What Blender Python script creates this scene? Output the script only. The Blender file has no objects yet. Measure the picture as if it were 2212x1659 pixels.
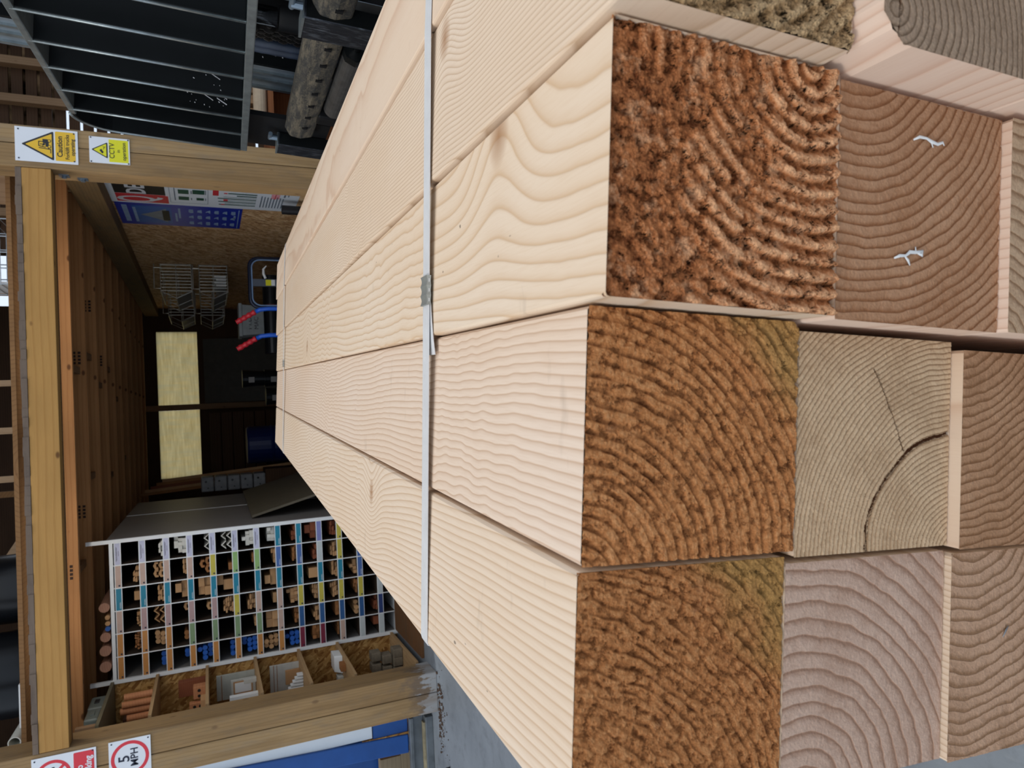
import bpy, math, random
from mathutils import Vector, Matrix
import numpy as np
rnd = random.Random(7)
C = bpy.context.scene.collection
sc = bpy.context.scene
V = Vector
# ---------------------------------------------------------------- frames
F = 1513.0; TH = math.radians(23.6); RO = math.radians(2.2); YAW = math.radians(1.98); HC = 1.3
rightw = V((math.cos(YAW), -math.sin(YAW), 0)); fh = V((math.sin(YAW), math.cos(YAW), 0))
fwd = fh*math.cos(TH) + V((0, 0, -math.sin(TH))); upc = fh*math.sin(TH) + V((0, 0, math.cos(TH)))
cx = -math.cos(RO)*upc - math.sin(RO)*rightw; cy = math.cos(RO)*rightw - math.sin(RO)*upc; cz = -fwd
# the load on the forks: it dips slightly into the shed and leans back towards the mast
S_ = V((0.052, 0.9982, -0.029)).normalized(); R0 = S_.cross(V((0, 0, 1))).normalized(); U0 = R0.cross(S_)
PH = math.radians(3.7)
R_ = R0*math.cos(PH) - U0*math.sin(PH); U_ = U0*math.cos(PH) + R0*math.sin(PH)
def basis(x, y, z, o):
    return Matrix(((x[0], y[0], z[0], o[0]), (x[1], y[1], z[1], o[1]), (x[2], y[2], z[2], o[2]), (0, 0, 0, 1)))
ID = Matrix.Identity(4)
MS = basis(R_, S_, U_, (0, 0, HC))
H = 0.1875                       # height of the lens above the top of the pile
# ---------------------------------------------------------------- mesh builder
class MB:
    def __init__(s): s.v = []; s.f = []
    def add(s, vs, fs):
        n = len(s.v); s.v += [tuple(p) for p in vs]; s.f += [tuple(i+n for i in f) for f in fs]; return s
    def hexa(s, p):
        return s.add(p, [(0,3,2,1),(4,5,6,7),(0,1,5,4),(1,2,6,5),(2,3,7,6),(3,0,4,7)])
    def box(s, x0, x1, y0, y1, z0, z1):
        return s.hexa([(x0,y0,z0),(x1,y0,z0),(x1,y1,z0),(x0,y1,z0),(x0,y0,z1),(x1,y0,z1),(x1,y1,z1),(x0,y1,z1)])
    def obox(s, c, ax, ay, az, hx, hy, hz):
        c = V(c); P = []
        for k in (-1, 1):
            for i, j in ((-1,-1),(1,-1),(1,1),(-1,1)): P.append(c+ax*hx*i+ay*hy*j+az*hz*k)
        return s.hexa(P)
    def bar(s, a, b, w, t, up=V((0, 0, 1))):
        a = V(a); b = V(b); d = (b-a).normalized(); x = d.cross(up)
        if x.length < 1e-4: x = d.cross(V((0, 1, 0)))
        x.normalize(); z = x.cross(d)
        return s.obox((a+b)/2, x, d, z, w/2, (b-a).length/2, t/2)
    def prism(s, pts, axis, a, b):
        n = len(pts); P = []
        for k in (a, b):
            for p, q in pts: P.append({'x': (k,p,q), 'y': (p,k,q), 'z': (p,q,k)}[axis])
        fs = [tuple(range(n)), tuple(range(2*n-1, n-1, -1))] + [(i, n+i, n+(i+1) % n, (i+1) % n) for i in range(n)]
        return s.add(P, fs)
    def cyl(s, a, b, r, n=20, r2=None, caps=True):
        a = V(a); b = V(b); r2 = r if r2 is None else r2
        d = (b-a).normalized(); x = d.orthogonal().normalized(); y = d.cross(x); P = []
        for c, rr in ((a, r), (b, r2)):
            for i in range(n): t = 2*math.pi*i/n; P.append(c+x*rr*math.cos(t)+y*rr*math.sin(t))
        fs = [(i, (i+1) % n, n+(i+1) % n, n+i) for i in range(n)]
        if caps: fs += [tuple(range(n-1, -1, -1)), tuple(range(n, 2*n))]
        return s.add(P, fs)
    def pipe(s, a, b, r, ri, n=24):
        a = V(a); b = V(b); d = (b-a).normalized(); x = d.orthogonal().normalized(); y = d.cross(x); P = []
        for c, rr in ((a, r), (b, r), (b, ri), (a, ri)):
            for i in range(n): t = 2*math.pi*i/n; P.append(c+x*rr*math.cos(t)+y*rr*math.sin(t))
        fs = []
        for k in range(4):
            for i in range(n): fs.append((k*n+i, k*n+(i+1) % n, ((k+1) % 4)*n+(i+1) % n, ((k+1) % 4)*n+i))
        return s.add(P, fs)
    def tube(s, pts, r, n=10, close=False):
        pts = [V(p) for p in pts]; m = len(pts); rs = r if isinstance(r, (list, tuple)) else [r]*m; P = []; pv = None
        for i, p in enumerate(pts):
            t = (pts[(i+1) % m]-pts[i-1]) if close else (pts[min(i+1, m-1)]-pts[max(i-1, 0)])
            t.normalize()
            x = t.orthogonal() if pv is None else pv - t*pv.dot(t)
            x.normalize(); pv = x; y = t.cross(x)
            for k in range(n): a = 2*math.pi*k/n; P.append(p+x*rs[i]*math.cos(a)+y*rs[i]*math.sin(a))
        fs = []
        for i in range(m if close else m-1):
            for k in range(n): fs.append((i*n+k, i*n+(k+1) % n, ((i+1) % m)*n+(k+1) % n, ((i+1) % m)*n+k))
        if not close: fs += [tuple(range(n-1, -1, -1)), tuple(range((m-1)*n, m*n))]
        return s.add(P, fs)
    def lathe(s, c, prof, n=24):
        P = []; m = len(prof)
        for r, z in prof:
            for i in range(n): a = 2*math.pi*i/n; P.append((c[0]+r*math.cos(a), c[1]+r*math.sin(a), c[2]+z))
        fs = [(k*n+i, k*n+(i+1) % n, (k+1)*n+(i+1) % n, (k+1)*n+i) for k in range(m-1) for i in range(n)]
        fs += [tuple(range(n-1, -1, -1)), tuple(range((m-1)*n, m*n))]
        return s.add(P, fs)
BASE = {}
def centre_base(v):
    a = np.array(v); return V(((a[:,0].min()+a[:,0].max())/2, (a[:,1].min()+a[:,1].max())/2, a[:,2].min()))
def obj(name, mb, mat, parent=None, fr=ID, base=None, smooth=False, bevel=0.0, seg=2):
    vs = mb.v
    if parent is not None: b = BASE[parent]
    else: b = V(base) if base is not None else centre_base(vs)
    me = bpy.data.meshes.new(name)
    me.from_pydata([(p[0]-b[0], p[1]-b[1], p[2]-b[2]) for p in vs], [], mb.f); me.update()
    o = bpy.data.objects.new(name, me); C.objects.link(o); me.materials.append(mat)
    if smooth:
        for p in me.polygons: p.use_smooth = True
    if bevel > 0:
        md = o.modifiers.new('bevel', 'BEVEL'); md.width = bevel; md.segments = seg; md.limit_method = 'ANGLE'
        md.angle_limit = math.radians(40)
    if parent is not None: o.parent = parent
    else: o.matrix_world = fr @ Matrix.Translation(b)
    BASE[o] = b
    return o
def empty(name, base, fr=ID):
    o = bpy.data.objects.new(name, None); C.objects.link(o); o.empty_display_size = .05
    o.matrix_world = fr @ Matrix.Translation(V(base)); BASE[o] = V(base); return o
def tag(o, label, cat, group=None):
    o['label'] = label; o['category'] = cat
    if group: o['group'] = group
    return o
def struct(o, label=None):
    o['kind'] = 'structure'
    if label: o['label'] = label
    return o
def text_mb(txt, size, cx_, cz_, y, align='CENTER', thick=0.0006, bold=0.0, wide=1.0, wall=None):
    # flat lettering standing in the XZ plane and facing -Y (or, with wall='X', in the YZ plane facing -X)
    cu = bpy.data.curves.new('t', 'FONT'); cu.body = txt; cu.size = size; cu.align_x = align; cu.align_y = 'CENTER'
    cu.extrude = thick; cu.offset = bold; cu.resolution_u = 3
    o = bpy.data.objects.new('t', cu); C.objects.link(o)
    bpy.context.view_layer.update()
    me = bpy.data.meshes.new_from_object(o.evaluated_get(bpy.context.evaluated_depsgraph_get()))
    m = MB()
    if wall == 'X': vs = [(y+v.co.z, cx_-v.co.x*wide, cz_+v.co.y) for v in me.vertices]
    else: vs = [(cx_+v.co.x*wide, y-v.co.z, cz_+v.co.y) for v in me.vertices]
    m.add(vs, [tuple(p.vertices) for p in me.polygons])
    bpy.data.objects.remove(o); bpy.data.curves.remove(cu); bpy.data.meshes.remove(me)
    return m
# ---------------------------------------------------------------- materials
class NT:
    def __init__(s, name):
        s.m = bpy.data.materials.new(name); s.m.use_nodes = True; s.t = s.m.node_tree; s.t.nodes.clear()
        s.out = s.t.nodes.new('ShaderNodeOutputMaterial'); s.b = s.t.nodes.new('ShaderNodeBsdfPrincipled')
        s.t.links.new(s.b.outputs[0], s.out.inputs[0])
    def n(s, ty, **kw):
        nd = s.t.nodes.new(ty)
        for k, v in kw.items(): setattr(nd, k, v)
        return nd
    def lk(s, a, b): s.t.links.new(a, b)
    def put(s, sock, v):
        if hasattr(v, 'is_output'): s.lk(v, sock)
        elif isinstance(v, (tuple, list)) and len(v) == 3 and sock.type == 'RGBA': sock.default_value = (*v, 1)
        else: sock.default_value = v
    def co(s): return s.n('ShaderNodeTexCoord').outputs['Object']
    def mth(s, op, a, b=0.0, c=None, clamp=False):
        nd = s.n('ShaderNodeMath', operation=op, use_clamp=clamp); s.put(nd.inputs[0], a); s.put(nd.inputs[1], b)
        if c is not None: s.put(nd.inputs[2], c)
        return nd.outputs[0]
    def vec(s, op, a, b=(0, 0, 0)):
        nd = s.n('ShaderNodeVectorMath', operation=op); s.put(nd.inputs[0], a); s.put(nd.inputs[1], b)
        return nd.outputs['Value'] if op in ('LENGTH', 'DISTANCE', 'DOT_PRODUCT') else nd.outputs['Vector']
    def sep(s, v):
        nd = s.n('ShaderNodeSeparateXYZ'); s.lk(v, nd.inputs[0]); return nd.outputs
    def comb(s, x, y, z):
        nd = s.n('ShaderNodeCombineXYZ')
        for i, q in enumerate((x, y, z)): s.put(nd.inputs[i], q)
        return nd.outputs[0]
    def noise(s, v, scale, detail=2, rough=.5, col=False):
        nd = s.n('ShaderNodeTexNoise'); s.lk(v, nd.inputs['Vector']); nd.inputs['Scale'].default_value = scale
        nd.inputs['Detail'].default_value = detail; nd.inputs['Roughness'].default_value = rough
        return nd.outputs['Color' if col else 'Fac']
    def ramp(s, f, stops, interp='LINEAR'):
        nd = s.n('ShaderNodeValToRGB'); e = nd.color_ramp; e.interpolation = interp
        while len(e.elements) < len(stops): e.elements.new(.5)
        for el, (p, c) in zip(e.elements, stops):
            el.position = p; el.color = (*c, 1) if isinstance(c, (tuple, list)) else (c, c, c, 1)
        s.lk(f, nd.inputs[0]); return nd.outputs[0]
    def mix(s, f, a, b, ty='MIX'):
        nd = s.n('ShaderNodeMix', data_type='RGBA', blend_type=ty); s.put(nd.inputs[0], f); s.put(nd.inputs[6], a); s.put(nd.inputs[7], b)
        return nd.outputs[2]
    def fin(s, col, rough=.6, metal=0.0, bump=None, bs=.3, bd=.002, spec=None):
        s.put(s.b.inputs['Base Color'], col); s.put(s.b.inputs['Roughness'], rough); s.put(s.b.inputs['Metallic'], metal)
        if spec is not None: s.b.inputs['Specular IOR Level'].default_value = spec
        if bump is not None:
            nd = s.n('ShaderNodeBump'); nd.inputs['Strength'].default_value = bs; nd.inputs['Distance'].default_value = bd
            s.lk(bump, nd.inputs['Height']); s.lk(nd.outputs[0], s.b.inputs['Normal'])
        return s.m
def srgb(r, g, b):
    return tuple((c/255/12.92 if c/255 <= .04045 else ((c/255+.055)/1.055)**2.4) for c in (r, g, b))
def plain(name, col, rough=.5, metal=0.0, var=.12, scale=14, bump=.15, spec=None):
    t = NT(name); c = t.co(); n = t.noise(c, scale, 5, .6)
    col2 = tuple(max(0, x*(1-var*2)) for x in col)
    return t.fin(t.mix(t.ramp(n, [(.3, 0.), (.75, 1.)]), col2, col), rough, metal, t.noise(c, scale*9, 3), bump, .001, spec)
def lathwarp(t, c, seed, amp, sc1=(5, 1.3, 5), amp2=.0016, amp3=0.0):
    p = t.vec('ADD', t.vec('MULTIPLY', c, sc1), (seed*3.1, seed*1.7, seed*.9))
    w = t.vec('MULTIPLY', t.vec('SUBTRACT', t.noise(p, 1.0, 2, .45, True), (.5, .5, .5)), (amp, 0, amp))
    p2 = t.vec('ADD', t.vec('MULTIPLY', c, (28, 9, 28)), (seed, 0, 0))
    w2 = t.vec('MULTIPLY', t.vec('SUBTRACT', t.noise(p2, 1.0, 2, .5, True), (.5, .5, .5)), (amp2, 0, amp2))
    w = t.vec('ADD', w, w2)
    if amp3:
        # short ripples where the grain swings round a knot whorl
        X, Y, Z = t.sep(c)
        g = t.noise(t.comb(0.0, t.mth('MULTIPLY', Y, 3.1), seed*.7), 1.0, 1); g = t.ramp(g, [(.5, 0.), (.68, 1.)])
        p3 = t.vec('ADD', t.vec('MULTIPLY', c, (16, 24, 16)), (0, seed, 0))
        w3 = t.vec('MULTIPLY', t.vec('SUBTRACT', t.noise(p3, 1.0, 1, .5, True), (.5, .5, .5)), (amp3, 0, amp3))
        w = t.vec('ADD', w, t.vec('MULTIPLY', w3, t.comb(g, 0.0, g)))
    return w
def planed(name, seed, pith, freq, base, late, amp=.03, skew=0.0, knots=(), speck=True):
    """planed softwood: rings around the pith cut by the faces of the board (length along Y)"""
    t = NT(name); c = t.co(); q = t.vec('ADD', c, lathwarp(t, c, seed, amp, (5, 1.5, 5), .003, .016))
    x, y, z = t.sep(q)
    x = t.mth('ADD', x, t.mth('MULTIPLY', y, skew))
    X, Y, Z = t.sep(c)
    r = t.vec('LENGTH', t.comb(t.mth('SUBTRACT', x, pith[0]), 0.0, t.mth('SUBTRACT', z, pith[1])))
    core = None
    for kx, ky, kr in knots:
        d = t.vec('LENGTH', t.comb(t.mth('MULTIPLY', t.mth('SUBTRACT', X, kx), .8), t.mth('SUBTRACT', Y, ky), 0.0))
        g = t.mth('POWER', 2.718, t.mth('MULTIPLY', t.mth('MULTIPLY', d, d), -1/(2*(kr*2.2)**2)))
        r = t.mth('ADD', r, t.mth('MULTIPLY', g, kr*1.5))
        k = t.mth('SUBTRACT', 1.0, t.mth('DIVIDE', d, kr), clamp=True)
        core = k if core is None else t.mth('MAXIMUM', core, k)
    f = t.mth('FRACT', t.mth('MULTIPLY', r, freq))
    line = t.ramp(f, [(0, .12), (.1, 0.), (.45, .08), (.75, .4), (.92, 1.), (1., .12)])
    big = t.noise(t.vec('ADD', t.vec('MULTIPLY', c, (9, 2.5, 9)), (seed, 2, 5)), 1.0, 3)
    fine = t.noise(t.vec('MULTIPLY', c, (700, 30, 700)), 1.0, 3)
    b2 = tuple(v*k for v, k in zip(base, (.97, .93, .88)))
    col = t.mix(t.ramp(big, [(.35, 0.), (.7, 1.)]), base, b2)
    col = t.mix(t.mth('MULTIPLY', line, .82), col, late)
    col = t.mix(t.mth('MULTIPLY', t.ramp(fine, [(.45, 0.), (.8, 1.)]), .22), col, late)
    if core is not None:
        col = t.mix(t.ramp(core, [(.0, 0.), (.35, .35), (1., .8)]), col, srgb(150, 105, 66))
    if speck:
        sp = t.noise(t.vec('ADD', t.vec('MULTIPLY', c, (130, 60, 130)), (seed*5, 0, 0)), 1.0, 1)
        col = t.mix(t.mth('MULTIPLY', t.ramp(sp, [(.80, 0.), (.84, 1.)]), .7), col, srgb(70, 58, 50))
        dz = t.noise(t.vec('ADD', t.vec('MULTIPLY', c, (10, 22, 10)), (seed*2, 1, 0)), 1.0, 4, .65)
        col = t.mix(t.mth('MULTIPLY', t.ramp(dz, [(.66, 0.), (.8, 1.)]), .35), col, srgb(140, 122, 104))
    return t.fin(col, .62, 0, t.mth('ADD', t.mth('MULTIPLY', line, -.6), t.mth('MULTIPLY', fine, .25)), .35, .0012, .25)
def endgrain(name, seed, pith, freq, dark, mid, light, ridge, fuzz, rough=True, crack=None, warp=.02, patch=None, vis0=.15):
    """sawn end: rings around the pith stand up as torn ridges; real displacement"""
    t = NT(name); c = t.co()
    p = t.vec('ADD', t.vec('MULTIPLY', c, (14, 14, 14)), (seed*2.3, 0, seed))
    w = t.vec('MULTIPLY', t.vec('SUBTRACT', t.noise(p, 1.0, 3, .55, True), (.5, .5, .5)), (warp, 0, warp))
    q = t.vec('ADD', c, w); x, y, z = t.sep(q)
    r = t.vec('LENGTH', t.comb(t.mth('SUBTRACT', x, pith[0]), 0.0, t.mth('SUBTRACT', z, pith[1])))
    f = t.mth('FRACT', t.mth('MULTIPLY', r, freq))
    big = t.noise(t.vec('ADD', t.vec('MULTIPLY', c, (22, 22, 22)), (seed, 0, seed*4)), 1.0, 3)
    fz = t.noise(t.vec('ADD', t.vec('MULTIPLY', c, (420, 420, 420)), (seed, 0, 0)), 1.0, 4, .62)
    ft = t.noise(t.vec('ADD', t.vec('MULTIPLY', c, (130, 130, 130)), (seed*7, 0, 0)), 1.0, 4, .65)
    pit = t.ramp(ft, [(.36, 1.), (.47, 0.)])
    if rough == 'pits':
        # a fairly even sawn face with rows of torn pits along the rings
        groove = t.ramp(f, [(0, .9), (.16, .55), (.38, 0.), (.82, 0.), (.95, 1.), (1, .9)])
        gm = t.noise(t.vec('ADD', t.vec('MULTIPLY', c, (75, 75, 75)), (seed*2, 0, 3)), 1.0, 3, .6)
        groove = t.mth('MULTIPLY', groove, t.ramp(gm, [(.40, vis0), (.56, 1.)]))
        groove = t.mth('MULTIPLY', groove, t.ramp(big, [(.36, .35), (.6, 1.)]))
        prof = t.mth('SUBTRACT', 1.0, groove); rp = prof
        tone = t.mth('ADD', t.mth('MULTIPLY', prof, .36), t.mth('MULTIPLY', fz, .55))
        tone = t.mth('ADD', tone, t.mth('MULTIPLY', t.mth('SUBTRACT', ft, .5), .35))
        col = t.ramp(tone, [(.26, dark), (.60, mid), (.86, light)])
        col = t.mix(t.mth('MULTIPLY', pit, .45), col, dark)
        stain = t.noise(t.vec('ADD', t.vec('MULTIPLY', c, (40, 40, 40)), (seed, 3, 0)), 1.0, 4, .7)
        col = t.mix(t.mth('MULTIPLY', t.ramp(stain, [(.62, 0.), (.72, 1.)]), .35), col, srgb(92, 66, 60))
    else:
        if rough: prof = t.ramp(f, [(0, .05), (.2, .35), (.55, .95), (.78, .9), (.93, .1), (1, .05)])
        else: prof = t.ramp(f, [(0, .8), (.55, .72), (.8, .45), (.94, .0), (1, .75)])
        if rough:
            lx, ly, lz = t.sep(c)
            gz = t.mth('ADD', t.mth('MULTIPLY', t.mth('ADD', t.mth('MULTIPLY', lz, -.85), t.mth('MULTIPLY', lx, -.15)), 5.0), t.mth('MULTIPLY', big, 1.3))
            vis = t.ramp(gz, [(.42, vis0), (.78, 1.)])
        else: vis = t.ramp(big, [(.3, .75), (.6, 1.)])
        rp = t.mth('MULTIPLY', prof, vis)
        tone = t.mth('ADD', t.mth('MULTIPLY', rp, .30 if rough else .55), t.mth('MULTIPLY', ft, .62 if rough else .25))
        tone = t.mth('ADD', tone, t.mth('MULTIPLY', fz, .42 if rough else .2))
        tone = t.mth('SUBTRACT', tone, .06)
        col = t.ramp(tone, [(.34, dark), (.56, mid), (.86, light)])
        if rough:
            pale = t.noise(t.vec('ADD', t.vec('MULTIPLY', c, (60, 60, 60)), (0, 0, seed*3)), 1.0, 5, .7)
            col = t.mix(t.mth('MULTIPLY', t.ramp(pale, [(.54, 0.), (.66, 1.)]), .6), col, light)
            col = t.mix(t.mth('MULTIPLY', pit, .3), col, dark)
    if patch is not None:
        pc, pd, th = patch                      # a differently toned corner: half plane test with noise
        d = t.mth('ADD', t.mth('ADD', t.mth('MULTIPLY', x, pd[0]), t.mth('MULTIPLY', z, pd[1])), t.mth('MULTIPLY', t.mth('SUBTRACT', big, .5), .06))
        col = t.mix(t.ramp(t.mth('SUBTRACT', d, th), [(0, 0.), (.03, .8)]), col, t.mix(t.mth('MULTIPLY', fz, prof), tuple(v*.45 for v in pc), tuple(v*1.15 for v in pc)))
    h = t.mth('MULTIPLY', t.mth('SUBTRACT', rp, .5), ridge)
    if rough: h = t.mth('SUBTRACT', h, t.mth('MULTIPLY', pit, fuzz*.6))
    h = t.mth('ADD', h, t.mth('MULTIPLY', t.mth('SUBTRACT', ft, .5), fuzz*1.6))
    h = t.mth('ADD', h, t.mth('MULTIPLY', t.mth('SUBTRACT', fz, .5), fuzz))
    if crack is not None:
        r0, wd, a0, a1, cr2 = crack
        lx, ly, lz = t.sep(c)
        rc = t.mth('ADD', r, t.mth('MULTIPLY', t.mth('SUBTRACT', ft, .5), .003))
        near = t.mth('SUBTRACT', 1.0, t.mth('DIVIDE', t.mth('ABSOLUTE', t.mth('SUBTRACT', rc, r0)), wd), clamp=True)
        if cr2 is not None:
            (ax, az, bx, bz) = cr2                 # a thin drying check from a to b
            L = math.hypot(bx-ax, bz-az); nx, nz = -(bz-az)/L, (bx-ax)/L; tx, tz = (bx-ax)/L, (bz-az)/L
            dd = t.mth('ADD', t.mth('MULTIPLY', t.mth('SUBTRACT', x, ax), nx), t.mth('MULTIPLY', t.mth('SUBTRACT', z, az), nz))
            al = t.mth('ADD', t.mth('MULTIPLY', t.mth('SUBTRACT', lx, ax), tx), t.mth('MULTIPLY', t.mth('SUBTRACT', lz, az), tz))
            k = t.mth('SUBTRACT', 1.0, t.mth('DIVIDE', t.mth('ABSOLUTE', dd), .0008), clamp=True)
            k = t.mth('MULTIPLY', k, t.mth('MULTIPLY', t.mth('GREATER_THAN', al, 0.0), t.mth('LESS_THAN', al, L)))
            near = t.mth('MAXIMUM', near, t.mth('MULTIPLY', k, .7))
        st = t.ramp(near, [(.0, 0.), (.35, 1.)])
        col = t.mix(st, col, srgb(78, 46, 26)); h = t.mth('SUBTRACT', h, t.mth('MULTIPLY', st, .0025))
    t.fin(col, .85, 0, None, spec=.12)
    dn = t.n('ShaderNodeDisplacement'); dn.inputs['Midlevel'].default_value = 0; dn.inputs['Scale'].default_value = 1.0
    t.lk(h, dn.inputs['Height']); t.lk(dn.outputs[0], t.out.inputs['Displacement'])
    t.m.displacement_method = 'BOTH'
    return t.m
def plank(name, base, late, freq=60, seed=1, axis='x', knot=.5, dirt=None, rough=.7, foot=False):
    """sawn building timber with long grain and knots; axis = the direction of its length"""
    t = NT(name); c0 = t.co(); a, b, d = t.sep(c0)
    c = {'x': t.comb(b, a, d), 'y': t.comb(a, b, d), 'z': t.comb(a, d, b)}[axis]
    q = t.vec('ADD', c, lathwarp(t, c, seed, .05, (5, .9, 5), .003))
    x, y, z = t.sep(q)
    r = t.vec('LENGTH', t.comb(t.mth('SUBTRACT', x, .03), 0.0, t.mth('SUBTRACT', z, -.11)))
    f = t.mth('FRACT', t.mth('MULTIPLY', r, freq))
    line = t.ramp(f, [(0, .1), (.6, .15), (.9, 1.), (1., .1)])
    big = t.noise(t.vec('ADD', t.vec('MULTIPLY', c, (7, 2.2, 7)), (seed, 0, 0)), 1.0, 4)
    col = t.mix(t.ramp(big, [(.3, 0.), (.72, 1.)]), base, tuple(v*.78 for v in base))
    col = t.mix(t.mth('MULTIPLY', line, .42), col, late)
    fine = t.noise(t.vec('MULTIPLY', c, (380, 14, 380)), 1.0, 3)
    col = t.mix(t.mth('MULTIPLY', fine, .35), col, late)
    vo = t.n('ShaderNodeTexVoronoi'); t.lk(t.vec('ADD', t.vec('MULTIPLY', c, (9.5, 5.2, 9.5)), (seed*1.3, seed, 0)), vo.inputs['Vector'])
    vo.inputs['Scale'].default_value = 1.0
    kn = t.ramp(vo.outputs['Distance'], [(.0, 1.), (.075, .9), (.13, 0.)])
    col = t.mix(t.mth('MULTIPLY', kn, knot), col, srgb(74, 40, 22))
    if dirt is not None:
        dn = t.noise(t.vec('MULTIPLY', c, (20, 5, 20)), 1.0, 5, .65)
        col = t.mix(t.mth('MULTIPLY', t.ramp(dn, [(.48, 0.), (.7, 1.)]), .55), col, dirt)
    if foot:
        s1 = t.noise(t.vec('MULTIPLY', c, (9, 5, 9)), 1.0, 5, .65)
        g = t.mth('SUBTRACT', t.mth('MULTIPLY', s1, 1.1), t.mth('MULTIPLY', d, 1.35))
        col = t.mix(t.mth('MULTIPLY', t.ramp(g, [(.22, 0.), (.42, 1.)]), .8), col, srgb(104, 92, 82))
        s2 = t.noise(t.vec('MULTIPLY', c, (30, 10, 30)), 1.0, 4, .6)
        g2 = t.mth('SUBTRACT', s2, t.mth('MULTIPLY', d, 2.2))
        col = t.mix(t.mth('MULTIPLY', t.ramp(g2, [(.28, 0.), (.36, 1.)]), .6), col, srgb(170, 178, 184))
        s3 = t.noise(t.vec('MULTIPLY', c, (14, 1.6, 14)), 1.0, 4, .6)
        col = t.mix(t.mth('MULTIPLY', t.ramp(s3, [(.50, 0.), (.66, 1.)]), .4), col, srgb(118, 92, 60))
    return t.fin(col, rough, 0, t.mth('ADD', fine, t.mth('MULTIPLY', line, .5)), .3, .002, .2)
def osb(name, base, dark, light, seed=1):
    """strand board: several layers of long flakes, each flake its own tone"""
    t = NT(name); c0 = t.co(); x, y, z = t.sep(c0)
    c = t.comb(t.mth('ADD', x, y), z, 0.0)
    col = base; hs = None
    for k, (ang, sx, sy) in enumerate(((.25, 13, 52), (1.25, 15, 60), (-.6, 12, 48), (2.2, 16, 64))):
        u = t.mth('ADD', t.mth('MULTIPLY', t.sep(c)[0], math.cos(ang)), t.mth('MULTIPLY', t.sep(c)[1], math.sin(ang)))
        w = t.mth('ADD', t.mth('MULTIPLY', t.sep(c)[0], -math.sin(ang)), t.mth('MULTIPLY', t.sep(c)[1], math.cos(ang)))
        q = t.comb(t.mth('MULTIPLY', u, sx), t.mth('MULTIPLY', w, sy), seed+k*7.7)
        q = t.vec('ADD', q, t.vec('MULTIPLY', t.noise(q, .9, 3, .6, True), (.7, .7, 0)))
        vo = t.n('ShaderNodeTexVoronoi'); t.lk(q, vo.inputs['Vector']); vo.inputs['Scale'].default_value = 1.0
        r = t.sep(vo.outputs['Color'])
        tone = t.ramp(r[0], [(.0, dark), (.3, tuple((a+b)/2 for a, b in zip(dark, base))), (.6, base), (1., light)])
        m = t.ramp(r[1], [(.52, 0.), (.56, 1.)]) if k else 1.0
        col = t.mix(m, col, tone); hs = r[2] if hs is None else t.mth('ADD', hs, r[2])
    fine = t.noise(t.vec('MULTIPLY', c0, (60, 60, 160)), 1.0, 3)
    col = t.mix(t.mth('MULTIPLY', fine, .3), col, dark)
    return t.fin(col, .6, 0, hs, .2, .0015, .2)
SKY = 1.08; SUN = 1.0; EXPO = 0.03; LAMP = 15.0
# ---------------------------------------------------------------- camera, light
cam = bpy.data.cameras.new('camera'); camo = bpy.data.objects.new('camera', cam); C.objects.link(camo)
cam.sensor_width = 36; cam.sensor_fit = 'HORIZONTAL'; cam.lens = 36*F/2212; cam.clip_start = .02; cam.clip_end = 300
camo.matrix_world = basis(cx, cy, cz, (0, 0, HC))
cam.dof.use_dof = True; cam.dof.focus_distance = .95; cam.dof.aperture_fstop = 15
sc.camera = camo
sc.cycles.diffuse_bounces = 8; sc.cycles.max_bounces = 12
w = bpy.data.worlds.new('sky'); sc.world = w; w.use_nodes = True; wt = w.node_tree; wt.nodes.clear()
wo = wt.nodes.new('ShaderNodeOutputWorld'); bg = wt.nodes.new('ShaderNodeBackground')
tc = wt.nodes.new('ShaderNodeTexCoord'); sx = wt.nodes.new('ShaderNodeSeparateXYZ'); rp = wt.nodes.new('ShaderNodeValToRGB')
rp.color_ramp.elements[0].position = 0.0; rp.color_ramp.elements[0].color = (.66, .78, .95, 1)
rp.color_ramp.elements[1].position = .8; rp.color_ramp.elements[1].color = (1.0, 1.03, 1.08, 1)
wt.links.new(tc.outputs['Generated'], sx.inputs[0]); wt.links.new(sx.outputs[2], rp.inputs[0])
wt.links.new(rp.outputs[0], bg.inputs[0]); wt.links.new(bg.outputs[0], wo.inputs[0]); bg.inputs[1].default_value = SKY
sl = bpy.data.lights.new('sun', 'SUN'); slo = bpy.data.objects.new('sun', sl); C.objects.link(slo)
sl.energy = SUN; sl.angle = math.radians(13); sl.color = (1.0, .95, .87)
slo.rotation_euler = V((.70, .24, -.78)).to_track_quat('-Z', 'Y').to_euler()
sc.view_settings.view_transform = 'Standard'; sc.view_settings.look = 'None'; sc.view_settings.gamma = 1
sc.view_settings.use_curve_mapping = False; sc.view_settings.exposure = EXPO
# ---------------------------------------------------------------- the pile of timbers
cols = 'ABCDE'
#        planed face:            seed pith            freq base                late               amp skew knots
PL = {'A': planed('planed_softwood_cream', 3, (-.105, .085), 128, (.715, .595, .475), (.52, .35, .215), .055, .10, ((.03, .62, .016),)),
      'B': planed('planed_softwood_rose', 8, (-.078, .076), 142, (.715, .585, .475), (.50, .33, .215), .045, .02),
      'C': planed('planed_softwood_straw', 14, (.125, -.02), 96, (.715, .59, .46), (.55, .37, .22), .046, -.03, ((.066, .17, .022), (-.03, 1.55, .02))),
      'D': planed('planed_softwood_pale', 21, (.15, .06), 215, (.70, .57, .445), (.48, .33, .21), 0.022, -.06, ((.05, .33, .018),)),
      'E': planed('planed_softwood_pink', 33, (-.02, -.16), 70, (.705, .57, .445), (.58, .40, .28), .03, .02)}
PINK = planed('planed_softwood_blush', 40, (.09, .05), 150, (.76, .60, .49), (.62, .41, .30), .02, 0, (), False)
br = srgb
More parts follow.
